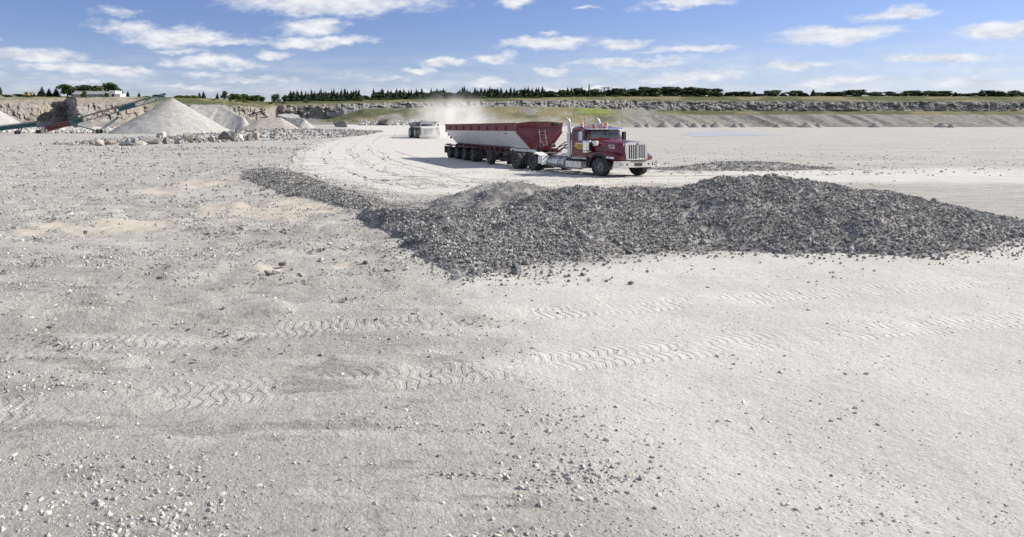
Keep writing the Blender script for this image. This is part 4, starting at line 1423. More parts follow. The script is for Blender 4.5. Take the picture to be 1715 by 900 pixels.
# --- left rim: trees one can tell apart
for a in [('c', 70, 145, 14, 19, 'large dark spruce right of the yellow excavator on the left rim'),
          ('c', 82, 147.5, 14, 15, 'second spruce from the left in the row beside the excavator'),
          ('c', 94, 146.5, 16, 17, 'spruce touching the big round tree on the left rim'),
          ('b', 113, 141, 10, 34, 'big round green tree left of the long grey building'),
          ('b', 142, 141, 30, 40, 'round green tree behind the left part of the grey building'),
          ('d', 162, 144, 30, 32, 'dark green tree behind the middle of the grey building'),
          ('d', 188, 139.5, 30, 32, 'tall dark tree behind the white gable end'),
          ('b', 140, 151, 3, 10, 'small green tree in front of the grey building'),
          ('s', 179, 155, 3, 9, 'yellow-green bush in front of the grey building near its gable'),
          ('c', 205, 152, 20, 9, 'small spruce just right of the white gable end'),
          ('c', 214, 152, 22, 9, 'small spruce right of its twin by the gable end'),
          ('c', 233, 154, 24, 7, 'lone thin spruce between the building and the tall cone'),
          ('d', 0, 146, 12, 8, 'dark tree cut by the left edge of the photo'),
          ('s', 12, 158, 4, 20, 'low bush at the left edge of the rim'),
          ('d', 32, 157.5, 24, 20, 'low dark tree left of the yellow excavator'),
          ('d', 46, 154.5, 28, 16, 'low dark tree behind the yellow excavator'),
          ('c', 57, 154, 20, 6, 'tiny spruce right of the yellow excavator'),
          ('d', 266, 158.5, 20, 18, 'low dark bush behind the conveyor head'),
          ('s', 246, 160.5, 6, 18, 'low bush left of the conveyor head'),
          ('c', 334, 154, 30, 8, 'small spruce left of a taller one behind the flat-crested stockpile'),
          ('c', 341, 152, 30, 10, 'taller of the spruces behind the flat-crested stockpile'),
          ('c', 364, 155, 30, 8, 'small spruce left of the tall slim tree on the grassy rim'),
          ('b', 376, 151.5, 24, 11, 'tall slim green tree on the grassy rim'),
          ('b', 461, 156.5, 26, 14, 'pale green round tree at the left end of the conifer row'),
          ('b', 478, 158.5, 26, 14, 'pale green tree right of the round one at the row end'),
          ('s', 540, 163.5, 12, 16, 'pale round bush in front of the conifer row')]:
    tree(*a, None)
for i in range(9):
    px = 296 + i * 4.5 + trng.uniform(-2, 2)
    tree('s', px, 159.5 + trng.uniform(-1, 1.5), 8 + trng.uniform(0, 16), 12, 'low bush in the green fringe behind the tall cone', 'bushes behind the tall cone')
for i in range(12):
    px = 388 + i * 4.6 + trng.uniform(-2, 2)
    tree('b' if i % 3 else 's', px, 158 + trng.uniform(-2, 2.5) + i * .15, 6 + trng.uniform(0, 30), trng.uniform(11, 17), 'green broadleaf tree in the clump left of the conifer row', 'broadleaf clump left of the conifer row')
for i in range(16):                                            # scrub on the grassy slope behind the stockpiles
    px = trng.uniform(352, 520)
    q = wall_prof(np.array([px])); t = trng.uniform(.25, .9)
    Yq = float(q[4][0][0] * (1 - t) + q[5][0][0] * t); yq = float(q[4][1][0] * (1 - t) + q[5][1][0] * t)
    tree('s', px, yq - trng.uniform(2.5, 5), 0, trng.uniform(6, 11), 'small scrub bush on the grassy slope above the rock face', 'scrub on the grassy slope', base=(pt(px, yq, Yq)[2], Yq))

# --- far rim: the long row, told apart by the thing each stretch stands above
def stretch(x0, x1, step, kinds, tops, wid, label, group, dy=(6, 34)):
    px = x0
    while px < x1:
        k = trng.choice(kinds)
        tree(k, px + trng.uniform(-1.5, 1.5), trng.uniform(*tops) + (2.0 if k == 'd' and 'c' in kinds else 0), trng.uniform(*dy), trng.uniform(*wid) * (1.0 if k == 'c' else 1.6), label[k], group)
        px += step * trng.uniform(.75, 1.25)


L1 = {'c': 'dark spruce in the row left of the dust plume', 'd': 'dark broadleaf tree in the row left of the dust plume'}
stretch(486, 598, 3.4, 'ccccccd', (147.5, 157), (10, 14), L1, 'conifer row left of the dust')
tree('c', 601, 148.5, 10, 13, 'tallest spruce of the far row, left of the small gap', None)
tree('d', 614, 160, 20, 14, 'low dark bush in the gap right of the tallest far spruce', None)
L2 = {'c': 'dark spruce in the far row above the haul truck', 'd': 'dark broadleaf tree in the far row above the haul truck'}
stretch(627, 752, 3.1, 'ccccccccd', (147, 156.5), (10, 14), L2, 'conifer row above the haul truck')
tree('b', 758, 156, 16, 10, 'pale thin tree in the light gap of the far row', None)
stretch(630, 1060, 9.0, 'd', (154.5, 158.5), (11, 15), {'d': 'dark broadleaf filling the gaps behind the far conifer row'}, 'broadleaf fill behind the far conifers', (34, 60))
stretch(490, 600, 9.0, 'd', (156, 160), (11, 15), {'d': 'dark broadleaf filling behind the conifers left of the dust'}, 'broadleaf fill left of the dust', (34, 60))
L3 = {'c': 'dark spruce in the far row above the red trailer', 'd': 'dark broadleaf tree in the far row above the red trailer'}
stretch(766, 940, 3.3, 'ccccccd', (143.5, 154), (10, 14), L3, 'conifer row above the trailer')
L4 = {'c': 'dark spruce in the far row above the truck cab', 'd': 'round dark tree in the far row above the truck cab', 'b': 'round green tree in the far row above the truck cab'}
stretch(942, 1060, 4.0, 'ccccdd', (144.5, 153), (10, 14), L4, 'far row above the cab')
L5 = {'d': 'rounded dark broadleaf tree on the far rim right of the truck', 'b': 'rounded green broadleaf tree on the far rim right of the truck', 'c': 'dark spruce among the broadleaf trees right of the truck'}
stretch(1058, 1200, 6.0, 'dddb', (145, 152), (16, 22), L5, 'broadleaf trees right of the truck')
L6 = {'d': 'rounded dark broadleaf tree on the far rim at the far right', 'b': 'rounded green broadleaf tree on the far rim at the far right', 'c': 'dark spruce on the far rim at the far right'}
stretch(1204, 1745, 11.0, 'dddbbcc', (148, 156), (12, 18), L6, 'trees on the rim at the far right')
for i in range(70):                                            # brush along the foot of the row
    px = trng.uniform(500, 1230)
    tree('s' if i % 2 else 'd', px, wall_prof(np.array([px]))[5][1][0] - trng.uniform(2, 4.5), trng.uniform(1.5, 5), trng.uniform(8, 14), 'low brush at the foot of the far tree row', 'brush along the far rim')

# ================================================================ HAUL TRUCK
def rot_z(p, a):
    c, s = math.cos(a), math.sin(a)
    return (p[0] * c - p[1] * s, p[0] * s + p[1] * c, p[2])


def wheel_mesh(r, w, rr, n=36, tread=True):
    """tyre (axis = local y, centred) as a lathe with shoulder, grooves and a bead"""
    h = w / 2
    pr_ = [(-h * .80, rr), (-h * .92, rr * 1.06), (-h, (r + rr) / 2), (-h * .96, r * .93), (-h * .80, r * .985)]
    if tread:
        for k in range(4):
            c = -h * .6 + k * h * .4
            pr_ += [(c - h * .12, r), (c - h * .03, r), (c - h * .02, r * .972), (c + h * .04, r * .972), (c + h * .05, r)]
    pr_ += [(h * .80, r * .985), (h * .96, r * .93), (h, (r + rr) / 2), (h * .92, rr * 1.06), (h * .80, rr)]
    mb = MB(); mb.lathe(pr_, (0, 0, 0), (0, 1, 0), n)
    return mb


def rim_mesh(rr, w, out, dish, hub, n=36, bolts=10, holes=True):
    """rim facing -y when out=-1; dish<0 means sunk (dual drive wheel)"""
    h = w / 2
    s = out
    mb = MB()
    mb.lathe([(s * h * .86, rr * 1.02), (s * h * .9, rr * .93), (s * h * .7, rr * .88), (s * dish, rr * .80), (s * (dish + .015), rr * .5), (s * (dish + .03), rr * .34), (s * (dish + .04), rr * .30),
              (s * (dish + hub), rr * .27), (s * (dish + hub + .02), rr * .18), (s * (dish + hub + .02), .001)], (0, 0, 0), (0, 1, 0), n)
    mb.lathe([(-s * h * .86, rr * 1.02), (-s * h * .6, rr * .9), (s * dish, rr * .84)], (0, 0, 0), (0, 1, 0), n)
    for k in range(bolts):
        a = 2 * math.pi * k / bolts
        p = (math.cos(a) * rr * .42, s * (dish + .02), math.sin(a) * rr * .42)
        mb.cyl(p, (p[0], s * (dish + .06), p[2]), .022, n=6)
    return mb


def hand_holes(rr, out, dish, n=10):
    mb = MB()
    for k in range(n):
        a = 2 * math.pi * (k + .5) / n
        p = (math.cos(a) * rr * .66, out * (dish + .012), math.sin(a) * rr * .66)
        mb.cyl(p, (p[0], out * (dish + .02), p[2]), rr * .085, n=10)
    return mb


def put(o, loc, rz=0.0):
    o.location = loc
    o.rotation_euler = (0, 0, rz)
    return o


YH = 150.0
hxw = (713 - HX) / F * YH
ht = thing('haul_truck', 'white dusty haul truck with loaded grey tray coming down the road', 'haul truck', (hxw, YH + 1.5, gz1(hxw, YH)), R(-90 + 9))
for sx_, tw_ in ((1.25, 0), (-3.4, 0)):
    for sy_ in (-1, 1):
        wl_ = wheel_mesh(1.12, .95, .58, 28).build('wheel', M['rubber_dusty'], ht, smooth=True)
        put(wl_, (sx_, sy_ * 2.12, 1.12))
        rim_mesh(.58, .95, sy_, .2, .12, 24).build('rim', M['haul'], wl_, smooth=True)
MB().box((-.8, 0, 1.15), (6.6, 1.5, .6), .05).build('chassis', M['dark'], ht)
mb = MB()
mb.loft([[(2.75, -1.45, .75), (2.75, 1.45, .75), (2.75, 1.45, 2.2), (2.75, -1.45, 2.2)], [(2.62, -1.55, .7), (2.62, 1.55, .7), (2.55, 1.55, 2.42), (2.55, -1.55, 2.42)], [(.4, -1.55, 1.0), (.4, 1.55, 1.0), (.4, 1.55, 2.5), (.4, -1.55, 2.5)]])
mb.build('hood', M['haul'], ht)
g = MB().box((2.78, 0, 1.42), (.06, 1.9, 1.05), .02).build('grille', M['alu'], ht)
for k in range(6): MB().box((2.83, 0, .98 + k * .17), (.05, 1.8, .06)).build('slat', M['haulgrey'], g)
MB().box((2.85, 0, .55), (.3, 3.3, .4), .06).build('bumper', M['haul'], ht)
for sy_ in (-1, 1):
    MB().cyl((2.76, sy_ * 1.2, 1.75), (2.84, sy_ * 1.2, 1.75), .15, n=14).build('headlight', M['lamp'], ht)
    MB().box((1.25, sy_ * 2.05, 2.36), (2.5, 1.1, .12), .04).build('fender', M['haul'], ht)
    MB().bar((1.9, sy_ * 1.5, 2.75), (2.2, sy_ * 2.2, 2.9), .06).build('mirror_arm', M['dark'], ht)
    MB().box((2.2, sy_ * 2.25, 2.75), (.08, .3, .5), .02).build('mirror', M['dark'], ht)
    hr = MB()
    for k in range(3): hr.bar((2.5 - k * .9, sy_ * 1.5, 2.45), (2.5 - k * .9, sy_ * 1.5, 2.85), .04)
    hr.bar((2.5, sy_ * 1.5, 2.85), (.7, sy_ * 1.5, 2.85), .04)
    hr.build('hand_rail', M['haul'], ht)
MB().box((2.9, -1.65, 1.2), (.12, .5, .06)).build('step', M['dark'], ht)
cabp = MB().box((.9, 0, 2.72), (1.5, 2.8, 1.0), .06, taper=(.94, .96)).build('cab', M['haul'], ht)
MB().slab([(1.64, -1.25, 2.5), (1.64, 1.25, 2.5), (1.61, 1.22, 3.02), (1.61, -1.22, 3.02)], -.03).build('windshield', M['glass'], cabp)
for sy_ in (-1, 1):
    MB().box((.95, sy_ * 1.385, 2.78), (1.0, .04, .5)).build('side_window', M['glass'], cabp)
MB().box((.95, 0, 3.25), (1.7, 2.9, .08), .03).build('roof', M['haul'], cabp)
tr = MB()
tr.loft([[(-5.0, -1.7, 1.75), (-5.0, 1.7, 1.75), (-5.4, 2.45, 3.1), (-5.4, -2.45, 3.1)], [(.2, -1.7, 1.9), (.2, 1.7, 1.9), (.55, 2.48, 3.42), (.55, -2.48, 3.42)]])
tray = tr.build('tray', M['haulgrey'], ht)
MB().slab([(.5, -2.5, 3.38), (1.5, -2.5, 3.5), (1.5, 2.5, 3.5), (.5, 2.5, 3.38)], .1).build('canopy', M['haulgrey'], tray)
for k in range(5): MB().bar((-4.6 + k * 1.15, -2.5, 3.2), (-4.6 + k * 1.15, -1.75, 1.85), .14).build('rib', M['haulgrey'], tray)
gx, gy = np.meshgrid(np.linspace(-5.2, .6, 22), np.linspace(-2.3, 2.3, 22))
gzl = 3.1 + .9 * np.clip(1 - np.hypot((gx + 1.2) / 2.6, gy / 1.9), 0, 1) + (fbm(gx * 2, gy * 2, 3, 5) - .5) * .3
mesh_np('load', np.stack([gx, gy, gzl], -1).reshape(-1, 3), grid_faces(*gx.shape), M['p_grey2'], ht, smooth=True)

# dust thrown up behind it
def dust(name, label, loc, rad, dens, seed):
    m = bpy.data.materials.new('road_dust'); m.use_nodes = True
    T = NT(m.node_tree); T.n.clear()
    P = T.node('ShaderNodeTexCoord').outputs['Object']
    fall = T.ramp(T.vmath('LENGTH', P, out=1), 1.0, .1)
    nz = T.ramp(T.noise(T.vmath('ADD', T.vmath('MULTIPLY', P, (2.0, 1.2, 1.2)), (seed, 0, 0)), 1.6, 5, .62), .36, .66, .12, 1.0)
    sep = T.node('ShaderNodeSeparateXYZ', {0: P}).outputs[2]
    low = T.ramp(sep, .9, -.5, .12, 1.0)
    d = T.math('MULTIPLY', T.math('MULTIPLY', T.math('MULTIPLY', fall, nz), low), dens)
    v = T.node('ShaderNodeVolumePrincipled', {'Color': (.93, .91, .88, 1), 'Density': d, 'Anisotropy': .2})
    out = T.node('ShaderNodeOutputMaterial'); T.l.new(v.outputs[0], out.inputs['Volume'])
    import bmesh
    bm = bmesh.new(); bmesh.ops.create_icosphere(bm, subdivisions=3, radius=1.0)
    me = bpy.data.meshes.new(name); bm.to_mesh(me); bm.free(); me.materials.append(m)
    o = bpy.data.objects.new(name, me); link(o)
    o.location = loc; o.scale = rad
    tag(o, label, 'dust', kind='stuff')


dust('dust_cloud', 'pale dust cloud rising behind the haul truck', (21.5, 168, 4.8), (12, 20, 8.0), .20, 1.0)
dust('dust_trail', 'thin dust drifting right along the road behind the trailer', (36.0, 178, 2.4), (24, 24, 4.0), .06, 4.0)
dust('wheel_dust', 'dense dust around the right side of the haul truck', (hxw + 2.2, YH - .5, 1.2), (4.6, 7, 3.3), .75, 7.0)

# ================================================================ TRACTOR UNIT
S = 1.34
TX, TY, TH = 15.377, 42.111, -1.159
tz = gz1(TX, TY)
# settle the tractor on the ground under its wheels
def gmean(pts): return sum(gz1(*p) for p in pts) / len(pts)
def tloc(a, b): return (TX + S * (a * math.cos(TH) - b * math.sin(TH)), TY + S * (a * math.sin(TH) + b * math.cos(TH)))
tz = max(gmean([tloc(0, -1), tloc(0, 1)]), gmean([tloc(-5.2, -1), tloc(-5.2, 1)])) + .0
trk = thing('truck_tractor', 'dark red conventional truck tractor with chrome grille and bumper', 'truck', (TX, TY, tz), TH)
B = lambda: MB(S)

B().box((-2.75, -.42, .86), (7.2, .09, .26)).build('frame_rail', M['frame'], trk)
B().box((-2.75, .42, .86), (7.2, .09, .26)).build('frame_rail', M['frame'], trk)
cm = B()
for k in (-6.2, -4.6, -3.3, -1.6, .3): cm.box((k, 0, .84), (.14, .8, .2))
cm.build('crossmember', M['frame'], trk)
B().cyl((-.02, -.98, .53), (-.02, .98, .53), .07, n=10).build('front_axle', M['dark'], trk)

# hood and fenders, one lofted shell
HS = [(.93, [(0, 1.99), (.42, 1.96), (.54, 1.88), (.60, 1.30), (.78, 1.20), (.84, .97)]),
      (.76, [(0, 2.01), (.48, 1.98), (.61, 1.89), (.68, 1.34), (1.02, 1.26), (1.10, .97)]),
      (.45, [(0, 2.05), (.55, 2.02), (.68, 1.92), (.75, 1.42), (1.17, 1.36), (1.19, 1.04)]),
      (0.0, [(0, 2.09), (.63, 2.06), (.76, 1.96), (.82, 1.46), (1.20, 1.42), (1.20, 1.22)]),
      (-.42, [(0, 2.14), (.70, 2.11), (.83, 2.00), (.88, 1.44), (1.19, 1.36), (1.19, 1.10)]),
      (-.72, [(0, 2.18), (.75, 2.15), (.88, 2.04), (.92, 1.40), (1.10, 1.14), (1.12, .92)]),
      (-.90, [(0, 2.20), (.78, 2.17), (.92, 2.06), (.95, 1.40), (.96, 1.10), (.96, .92)])]
hd = B()
hd.loft([[(x, -y, z) for y, z in reversed(h[1:])] + [(x, y, z) for y, z in h] for x, h in HS])
hood = hd.build('hood', M['red'], trk, smooth=True, bevel=.02)
# raised centre rib of the hood top
B().loft([[(.90, -.30, 1.965), (.90, .30, 1.965), (.90, .24, 2.02), (.90, -.24, 2.02)], [(-.86, -.44, 2.18), (-.86, .44, 2.18), (-.86, .38, 2.225), (-.86, -.38, 2.225)]]).build('hood_bulge', M['red'], hood, smooth=True)
# black wheel-arch flares
for sy_ in (-1, 1):
    path = []
    for k in range(15):
        a = R(-8 + k * 14.0)
        path.append((math.cos(a) * .74 / S - .02, sy_ * 1.185, .55 + math.sin(a) * .74))
    fl = B()
    prev = None
    for p in path:
        ring = [(p[0], p[1] - .10, p[2]), (p[0], p[1] + .06, p[2])]
        prev = ring
    n_ = len(path)
    o0 = [];
    for (x_, y_, z_) in path:
        nx, nz_ = x_ + .02, z_ - .55
        l_ = math.hypot(nx * S, nz_)
        ux, uz = nx * S / l_ / S, nz_ / l_
        o0 += [(x_ - ux * .06, y_ - sy_ * .22, z_ - uz * .06), (x_ - ux * .06, y_ + sy_ * .05, z_ - uz * .06), (x_ + ux * .07, y_ + sy_ * .05, z_ + uz * .07), (x_ + ux * .07, y_ - sy_ * .22, z_ + uz * .07)]
    fcs_ = []
    for k in range(n_ - 1):
        for i in range(4):
            fcs_.append((k * 4 + i, k * 4 + (i + 1) % 4, k * 4 + 4 + (i + 1) % 4, k * 4 + 4 + i))
    fl.add(o0, fcs_ + [(0, 1, 2, 3), (n_ * 4 - 1, n_ * 4 - 2, n_ * 4 - 3, n_ * 4 - 4)])
    fl.build('fender_flare', M['black'], trk)
    # splash panel behind the wheel
    B().box((-.78, sy_ * 1.04, .78), (.10, .26, .62), .02).build('splash_panel', M['black'], trk)

# grille: chrome surround, crown, bars
gr = B()
gr.box((.955, -.545, 1.46), (.09, .10, .94), .02); gr.box((.955, .545, 1.46), (.09, .10, .94), .02); gr.box((.955, 0, 1.03), (.09, 1.18, .09), .02)
gr.loft([[(.92, -.60, 1.86), (.92, .60, 1.86), (.92, .58, 1.95), (.92, .40, 2.01), (.92, -.40, 2.01), (.92, -.58, 1.95)], [(1.02, -.60, 1.86), (1.02, .60, 1.86), (1.02, .57, 1.94), (1.02, .40, 1.99), (1.02, -.40, 1.99), (1.02, -.57, 1.94)]])
grille = gr.build('grille', M['chrome'], trk, smooth=True)
B().box((.93, 0, 1.45), (.03, 1.02, .84)).build('radiator_mesh', M['black'], grille)
for k in range(8):
    yb_ = -.47 + k * .118 + (.11 if k > 3 else 0)
    B().box((.965, yb_, 1.46), (.05, .052, .84), .01).build('grille_bar', M['chrome'], grille)
B().box((.985, 0, 1.47), (.05, .06, .90), .01).build('center_bar', M['chrome'], grille)
B().box((1.03, 0, 1.90), (.03, .10, .10), .015).build('emblem', M['red'], grille)
for sy_ in (-1, 1):                                           # side turn-back of the chrome crown
    B().box((.84, sy_ * .575, 1.86), (.05, .04, .18), .01).build('hood_latch', M['chrome'], hood)

# bumper with plate, holes and fog lamps
bp = B()
bp.loft([[(.90, -1.2, .58), (.90, -1.2, .93), (.94, -1.2, .93), (.94, -1.2, .58)], [(.98, -.98, .57), (.98, -.98, .94), (1.05, -.98, .94), (1.05, -.98, .57)], [(.98, .98, .57), (.98, .98, .94), (1.05, .98, .94), (1.05, .98, .57)], [(.90, 1.2, .58), (.90, 1.2, .93), (.94, 1.2, .93), (.94, 1.2, .58)]])
bump = bp.build('bumper', M['chrome'], trk)
B().box((1.065, .02, .735), (.02, .42, .20), .01).build('licence_plate', M['dark'], bump)
B().box((1.06, 0, .895), (.02, .80, .05)).build('slot', M['black'], bump)
for yy in (-.60, .60): B().cyl((1.04, yy, .75), (1.062, yy, .75), .05, n=12).build('tow_hole', M['black'], bump)
for yy in (-.90, .90):
    f_ = B().box((1.06, yy, .76), (.02, .20, .13), .005).build('fog_lamp_slot', M['black'], bump)
    for q in (-.05, .05): B().cyl((1.062, yy + q, .76), (1.08, yy + q, .76), .035, n=10).build('fog_lamp', M['lamp'], f_)
B().box((.92, -1.22, .62), (.10, .06, .16), .02).build('bumper_guide', M['white'], bump)
B().box((.92, 1.26, .60), (.10, .12, .16), .02).build('bumper_guide', M['white'], bump)

# headlights wrapped round the fender corners
for sy_ in (-1, 1):
    hl = B().slab([(.80, sy_ * 1.06, 1.04), (.44, sy_ * 1.205, 1.08), (.44, sy_ * 1.20, 1.21), (.80, sy_ * 1.05, 1.18)], .05 * sy_).build('headlight', M['black'], trk)
    B().slab([(.78, sy_ * 1.082, 1.06), (.60, sy_ * 1.152, 1.08), (.60, sy_ * 1.148, 1.18), (.78, sy_ * 1.075, 1.165)], .02 * sy_).build('lens', M['lamp'], hl)
    B().slab([(.57, sy_ * 1.165, 1.085), (.46, sy_ * 1.21, 1.095), (.46, sy_ * 1.205, 1.18), (.57, sy_ * 1.16, 1.175)], .02 * sy_).build('signal_lens', M['lamp'], hl)
    B().box((-.52, sy_ * 1.21, 1.42), (.14, .06, .07), .02).build('side_marker', M['amber'], trk)

# cab
cb = B()
cb.loft([[(-2.0, -.97, .95), (-.86, -.97, .95), (-.86, .97, .95), (-2.0, .97, .95)], [(-2.0, -.98, 2.10), (-.86, -.98, 2.10), (-.86, .98, 2.10), (-2.0, .98, 2.10)],
         [(-1.99, -.95, 2.70), (-1.03, -.92, 2.70), (-1.03, .92, 2.70), (-1.99, .95, 2.70)], [(-1.96, -.90, 2.84), (-1.20, -.88, 2.82), (-1.20, .88, 2.82), (-1.96, .90, 2.84)],
         [(-1.86, -.72, 2.92), (-1.32, -.72, 2.90), (-1.32, .72, 2.90), (-1.86, .72, 2.92)]])
cab = cb.build('cab', M['red'], trk, smooth=True, bevel=.025)
# windscreen, two panes with a dark surround
B().slab([(-.862, -.90, 2.13), (-.862, .90, 2.13), (-1.012, .86, 2.70), (-1.012, -.86, 2.70)], -.018).build('windscreen_seal', M['black'], cab)
for a_, b_ in ((-.85, -.03), (.03, .85)):
    k0, k1 = (a_, b_)
    B().slab([(-.852, k0, 2.17), (-.852, k1, 2.17), (-.984, k1 * .955, 2.67), (-.984, k0 * .955, 2.67)], -.012).build('windscreen', M['glass'], cab)
for q in (-.35, .12):
    B().bar((-.83, q, 2.17), (-.90, q + .28, 2.46), .02).build('wiper', M['black'], cab)
# visor
vz = B()
vz.loft([[(-1.14, -1.0, 2.80), (-1.14, 1.0, 2.80), (-1.14, 1.0, 2.83), (-1.14, -1.0, 2.83)], [(-.84, -1.03, 2.72), (-.80, 1.03, 2.72), (-.80, 1.03, 2.75), (-.84, -1.03, 2.75)]])
vz.build('sun_visor', M['chrome'], cab)
for sy_ in (-1, 1):
    door = B().box((-1.40, sy_ * .985, 1.58), (.84, .025, 1.04), .01).build('door', M['red'], cab)
    B().box((-1.42, sy_ * .985, 2.36), (.76, .03, .56), .01).build('window_frame', M['black'], cab)
    B().box((-1.42, sy_ * .992, 2.36), (.64, .03, .46), .005).build('side_window', M['glass'], cab)
    B().box((-1.72, sy_ * 1.01, 1.72), (.14, .03, .04), .01).build('handle', M['chrome'], door)
    B().tube([(-1.90, sy_ * 1.0, 1.15), (-1.90, sy_ * 1.06, 1.2), (-1.90, sy_ * 1.06, 2.05), (-1.90, sy_ * 1.0, 2.1)], .02, 8).build('grab_rail', M['chrome'], cab)
    B().box((-1.42, sy_ * .99, .97), (1.1, .08, .08), .02).build('sill', M['white'], cab)
    B().box((-1.40, sy_ * 1.003, 1.06), (.80, .01, .012)).build('trim_line', M['alu'], door)
# yellow shield on the near door, with illegible dark lines
sh_ = B()
sh_.add([(-1.70, -1.0025, 1.84), (-1.70, -1.0025, 1.66), (-1.58, -1.0025, 1.56), (-1.34, -1.0025, 1.54), (-1.14, -1.0025, 1.60), (-1.10, -1.0025, 1.84)], [tuple(range(6))])
dcl = sh_.build('door_emblem', M['yellow'], cab)
B().box((-1.40, -1.006, 1.88), (.62, .008, .05)).build('door_lettering', M['alu'], cab)
for zz_, ww_ in ((1.77, .40), (1.69, .46), (1.62, .24)):
    B().box((-1.40, -1.006, zz_), (ww_, .006, .028)).build('emblem_line', M['frame'], dcl)
B().box((-2.03, 0, 2.45), (.03, 1.3, .4)).build('rear_window', M['glass'], cab)

# lettering on the near side of the hood
def text_mesh(txt, size, name, mat, parent, M4, bold=0.0):
    cu = bpy.data.curves.new(name, 'FONT'); cu.body = txt; cu.size = size; cu.extrude = .004; cu.offset = bold; cu.align_x = 'CENTER'
    t = bpy.data.objects.new(name, cu); COL.objects.link(t)
    dg = bpy.context.evaluated_depsgraph_get()
    me = bpy.data.meshes.new_from_object(t.evaluated_get(dg))
    bpy.data.objects.remove(t)
    me.transform(M4)
    me.materials.clear(); me.materials.append(mat)
    return link(bpy.data.objects.new(name, me), parent)


hs_z = 1.68
mtx = Matrix.Translation((.30 * S, -.752 * S, 1.62)) @ Matrix.Rotation(R(7.2), 4, 'Z') @ Matrix.Rotation(R(84), 4, 'X')
text_mesh('TH-38', .17, 'hood_number', M['lamp'], hood, mtx, .004)
mtx = Matrix.Translation((.30 * S, -.742 * S, 1.78)) @ Matrix.Rotation(R(7.2), 4, 'Z') @ Matrix.Rotation(R(84), 4, 'X')
text_mesh('KENWORTH', .085, 'hood_name', M['lamp'], hood, mtx, .002)

# air cleaners, mirrors, stacks
for sy_ in (-1, 1):
    ac = B().cyl((-.80, sy_ * 1.15, 1.36), (-.80, sy_ * 1.15, 1.98), .165, n=20).build('air_cleaner', M['chrome'], trk, smooth=True)
    B().cyl((-.80, sy_ * 1.15, 1.98), (-.80, sy_ * 1.15, 2.06), .20, .19, 20).build('cap', M['chrome'], ac, smooth=True)
    B().cyl((-.80, sy_ * 1.15, 1.44), (-.80, sy_ * 1.15, 1.48), .172, n=20).build('band', M['dark'], ac, smooth=True)
    B().tube([(-.80, sy_ * 1.13, 1.9), (-.68, sy_ * 1.06, 1.86), (-.52, sy_ * .96, 1.84), (-.4, sy_ * .86, 1.84)], .10, 10).build('intake_pipe', M['black'], ac, smooth=True)
    B().box((-.46, sy_ * .97, 1.90), (.30, .16, .30), .03).build('intake_fairing', M['white'], trk)
    mr = B().box((-1.06, sy_ * 1.27, 2.32), (.10, .20, .52), .035).build('mirror', M['alu'] if sy_ < 0 else M['black'], trk)
    B().box((-1.125, sy_ * 1.27, 2.32), (.01, .17, .46)).build('mirror_glass', M['glass'], mr)
    B().tube([(-1.0, sy_ * .92, 2.72), (-1.04, sy_ * 1.22, 2.66), (-1.05, sy_ * 1.27, 2.58)], .016, 6).build('mirror_arm', M['chrome'], trk)
    B().tube([(-.95, sy_ * .96, 2.02), (-1.02, sy_ * 1.22, 2.00), (-1.05, sy_ * 1.27, 2.08)], .016, 6).build('mirror_arm', M['chrome'], trk)
    st = B().cyl((-2.20, sy_ * .88, 1.02), (-2.26, sy_ * .88, 2.50), .115, n=18).build('exhaust_stack', M['alu'], trk, smooth=True)
    B().tube([(-2.26, sy_ * .88, 2.48), (-2.27, sy_ * .88, 2.9), (-2.28, sy_ * .88, 3.18), (-2.33, sy_ * .88, 3.30), (-2.44, sy_ * .88, 3.37)], .078, 14, False).build('stack_pipe', M['alu'], st, smooth=True)
    B().cyl((-2.262, sy_ * .88, 2.46), (-2.264, sy_ * .88, 2.52), .13, n=18).build('clamp', M['chrome'], st, smooth=True)
    B().bar((-2.23, sy_ * .88, 2.35), (-1.98, sy_ * .80, 2.35), .06).build('stack_bracket', M['dark'], st)
B().box((-1.18, -1.12, 2.04), (.5, .10, .035), .01).build('mirror_shelf', M['alu'], trk)

# roof lamps, beacons, horns, aerials
for k in range(5):
    B().box((-1.22, -.60 + k * .30, 2.90), (.10, .10, .07), .03).build('marker_lamp', M['amber'], cab)
for yy in (-.80, .62):
    bc = B().cyl((-1.52, yy, 2.88), (-1.52, yy, 2.97), .10, .085, 16).build('beacon', M['alu'], cab, smooth=True)
    B().lathe([(0, .088), (.10, .086), (.17, .065), (.20, .001)], (-1.52, yy, 2.97), (0, 0, 1), 16).build('beacon_lens', M['amber'], bc, smooth=True)
for yy in (-.25, .20):
    B().lathe([(0, .03), (.30, .035), (.42, .05), (.48, .085)], (-1.82, yy, 2.99), (1, 0, 0), 12).build('horn', M['chrome'], cab, smooth=True)
for yy in (-.97, .97):
    B().tube([(-1.0, yy * 1.1, 2.6), (-1.02, yy * 1.12, 3.6)], .006, 5).build('aerial', M['black'], cab)

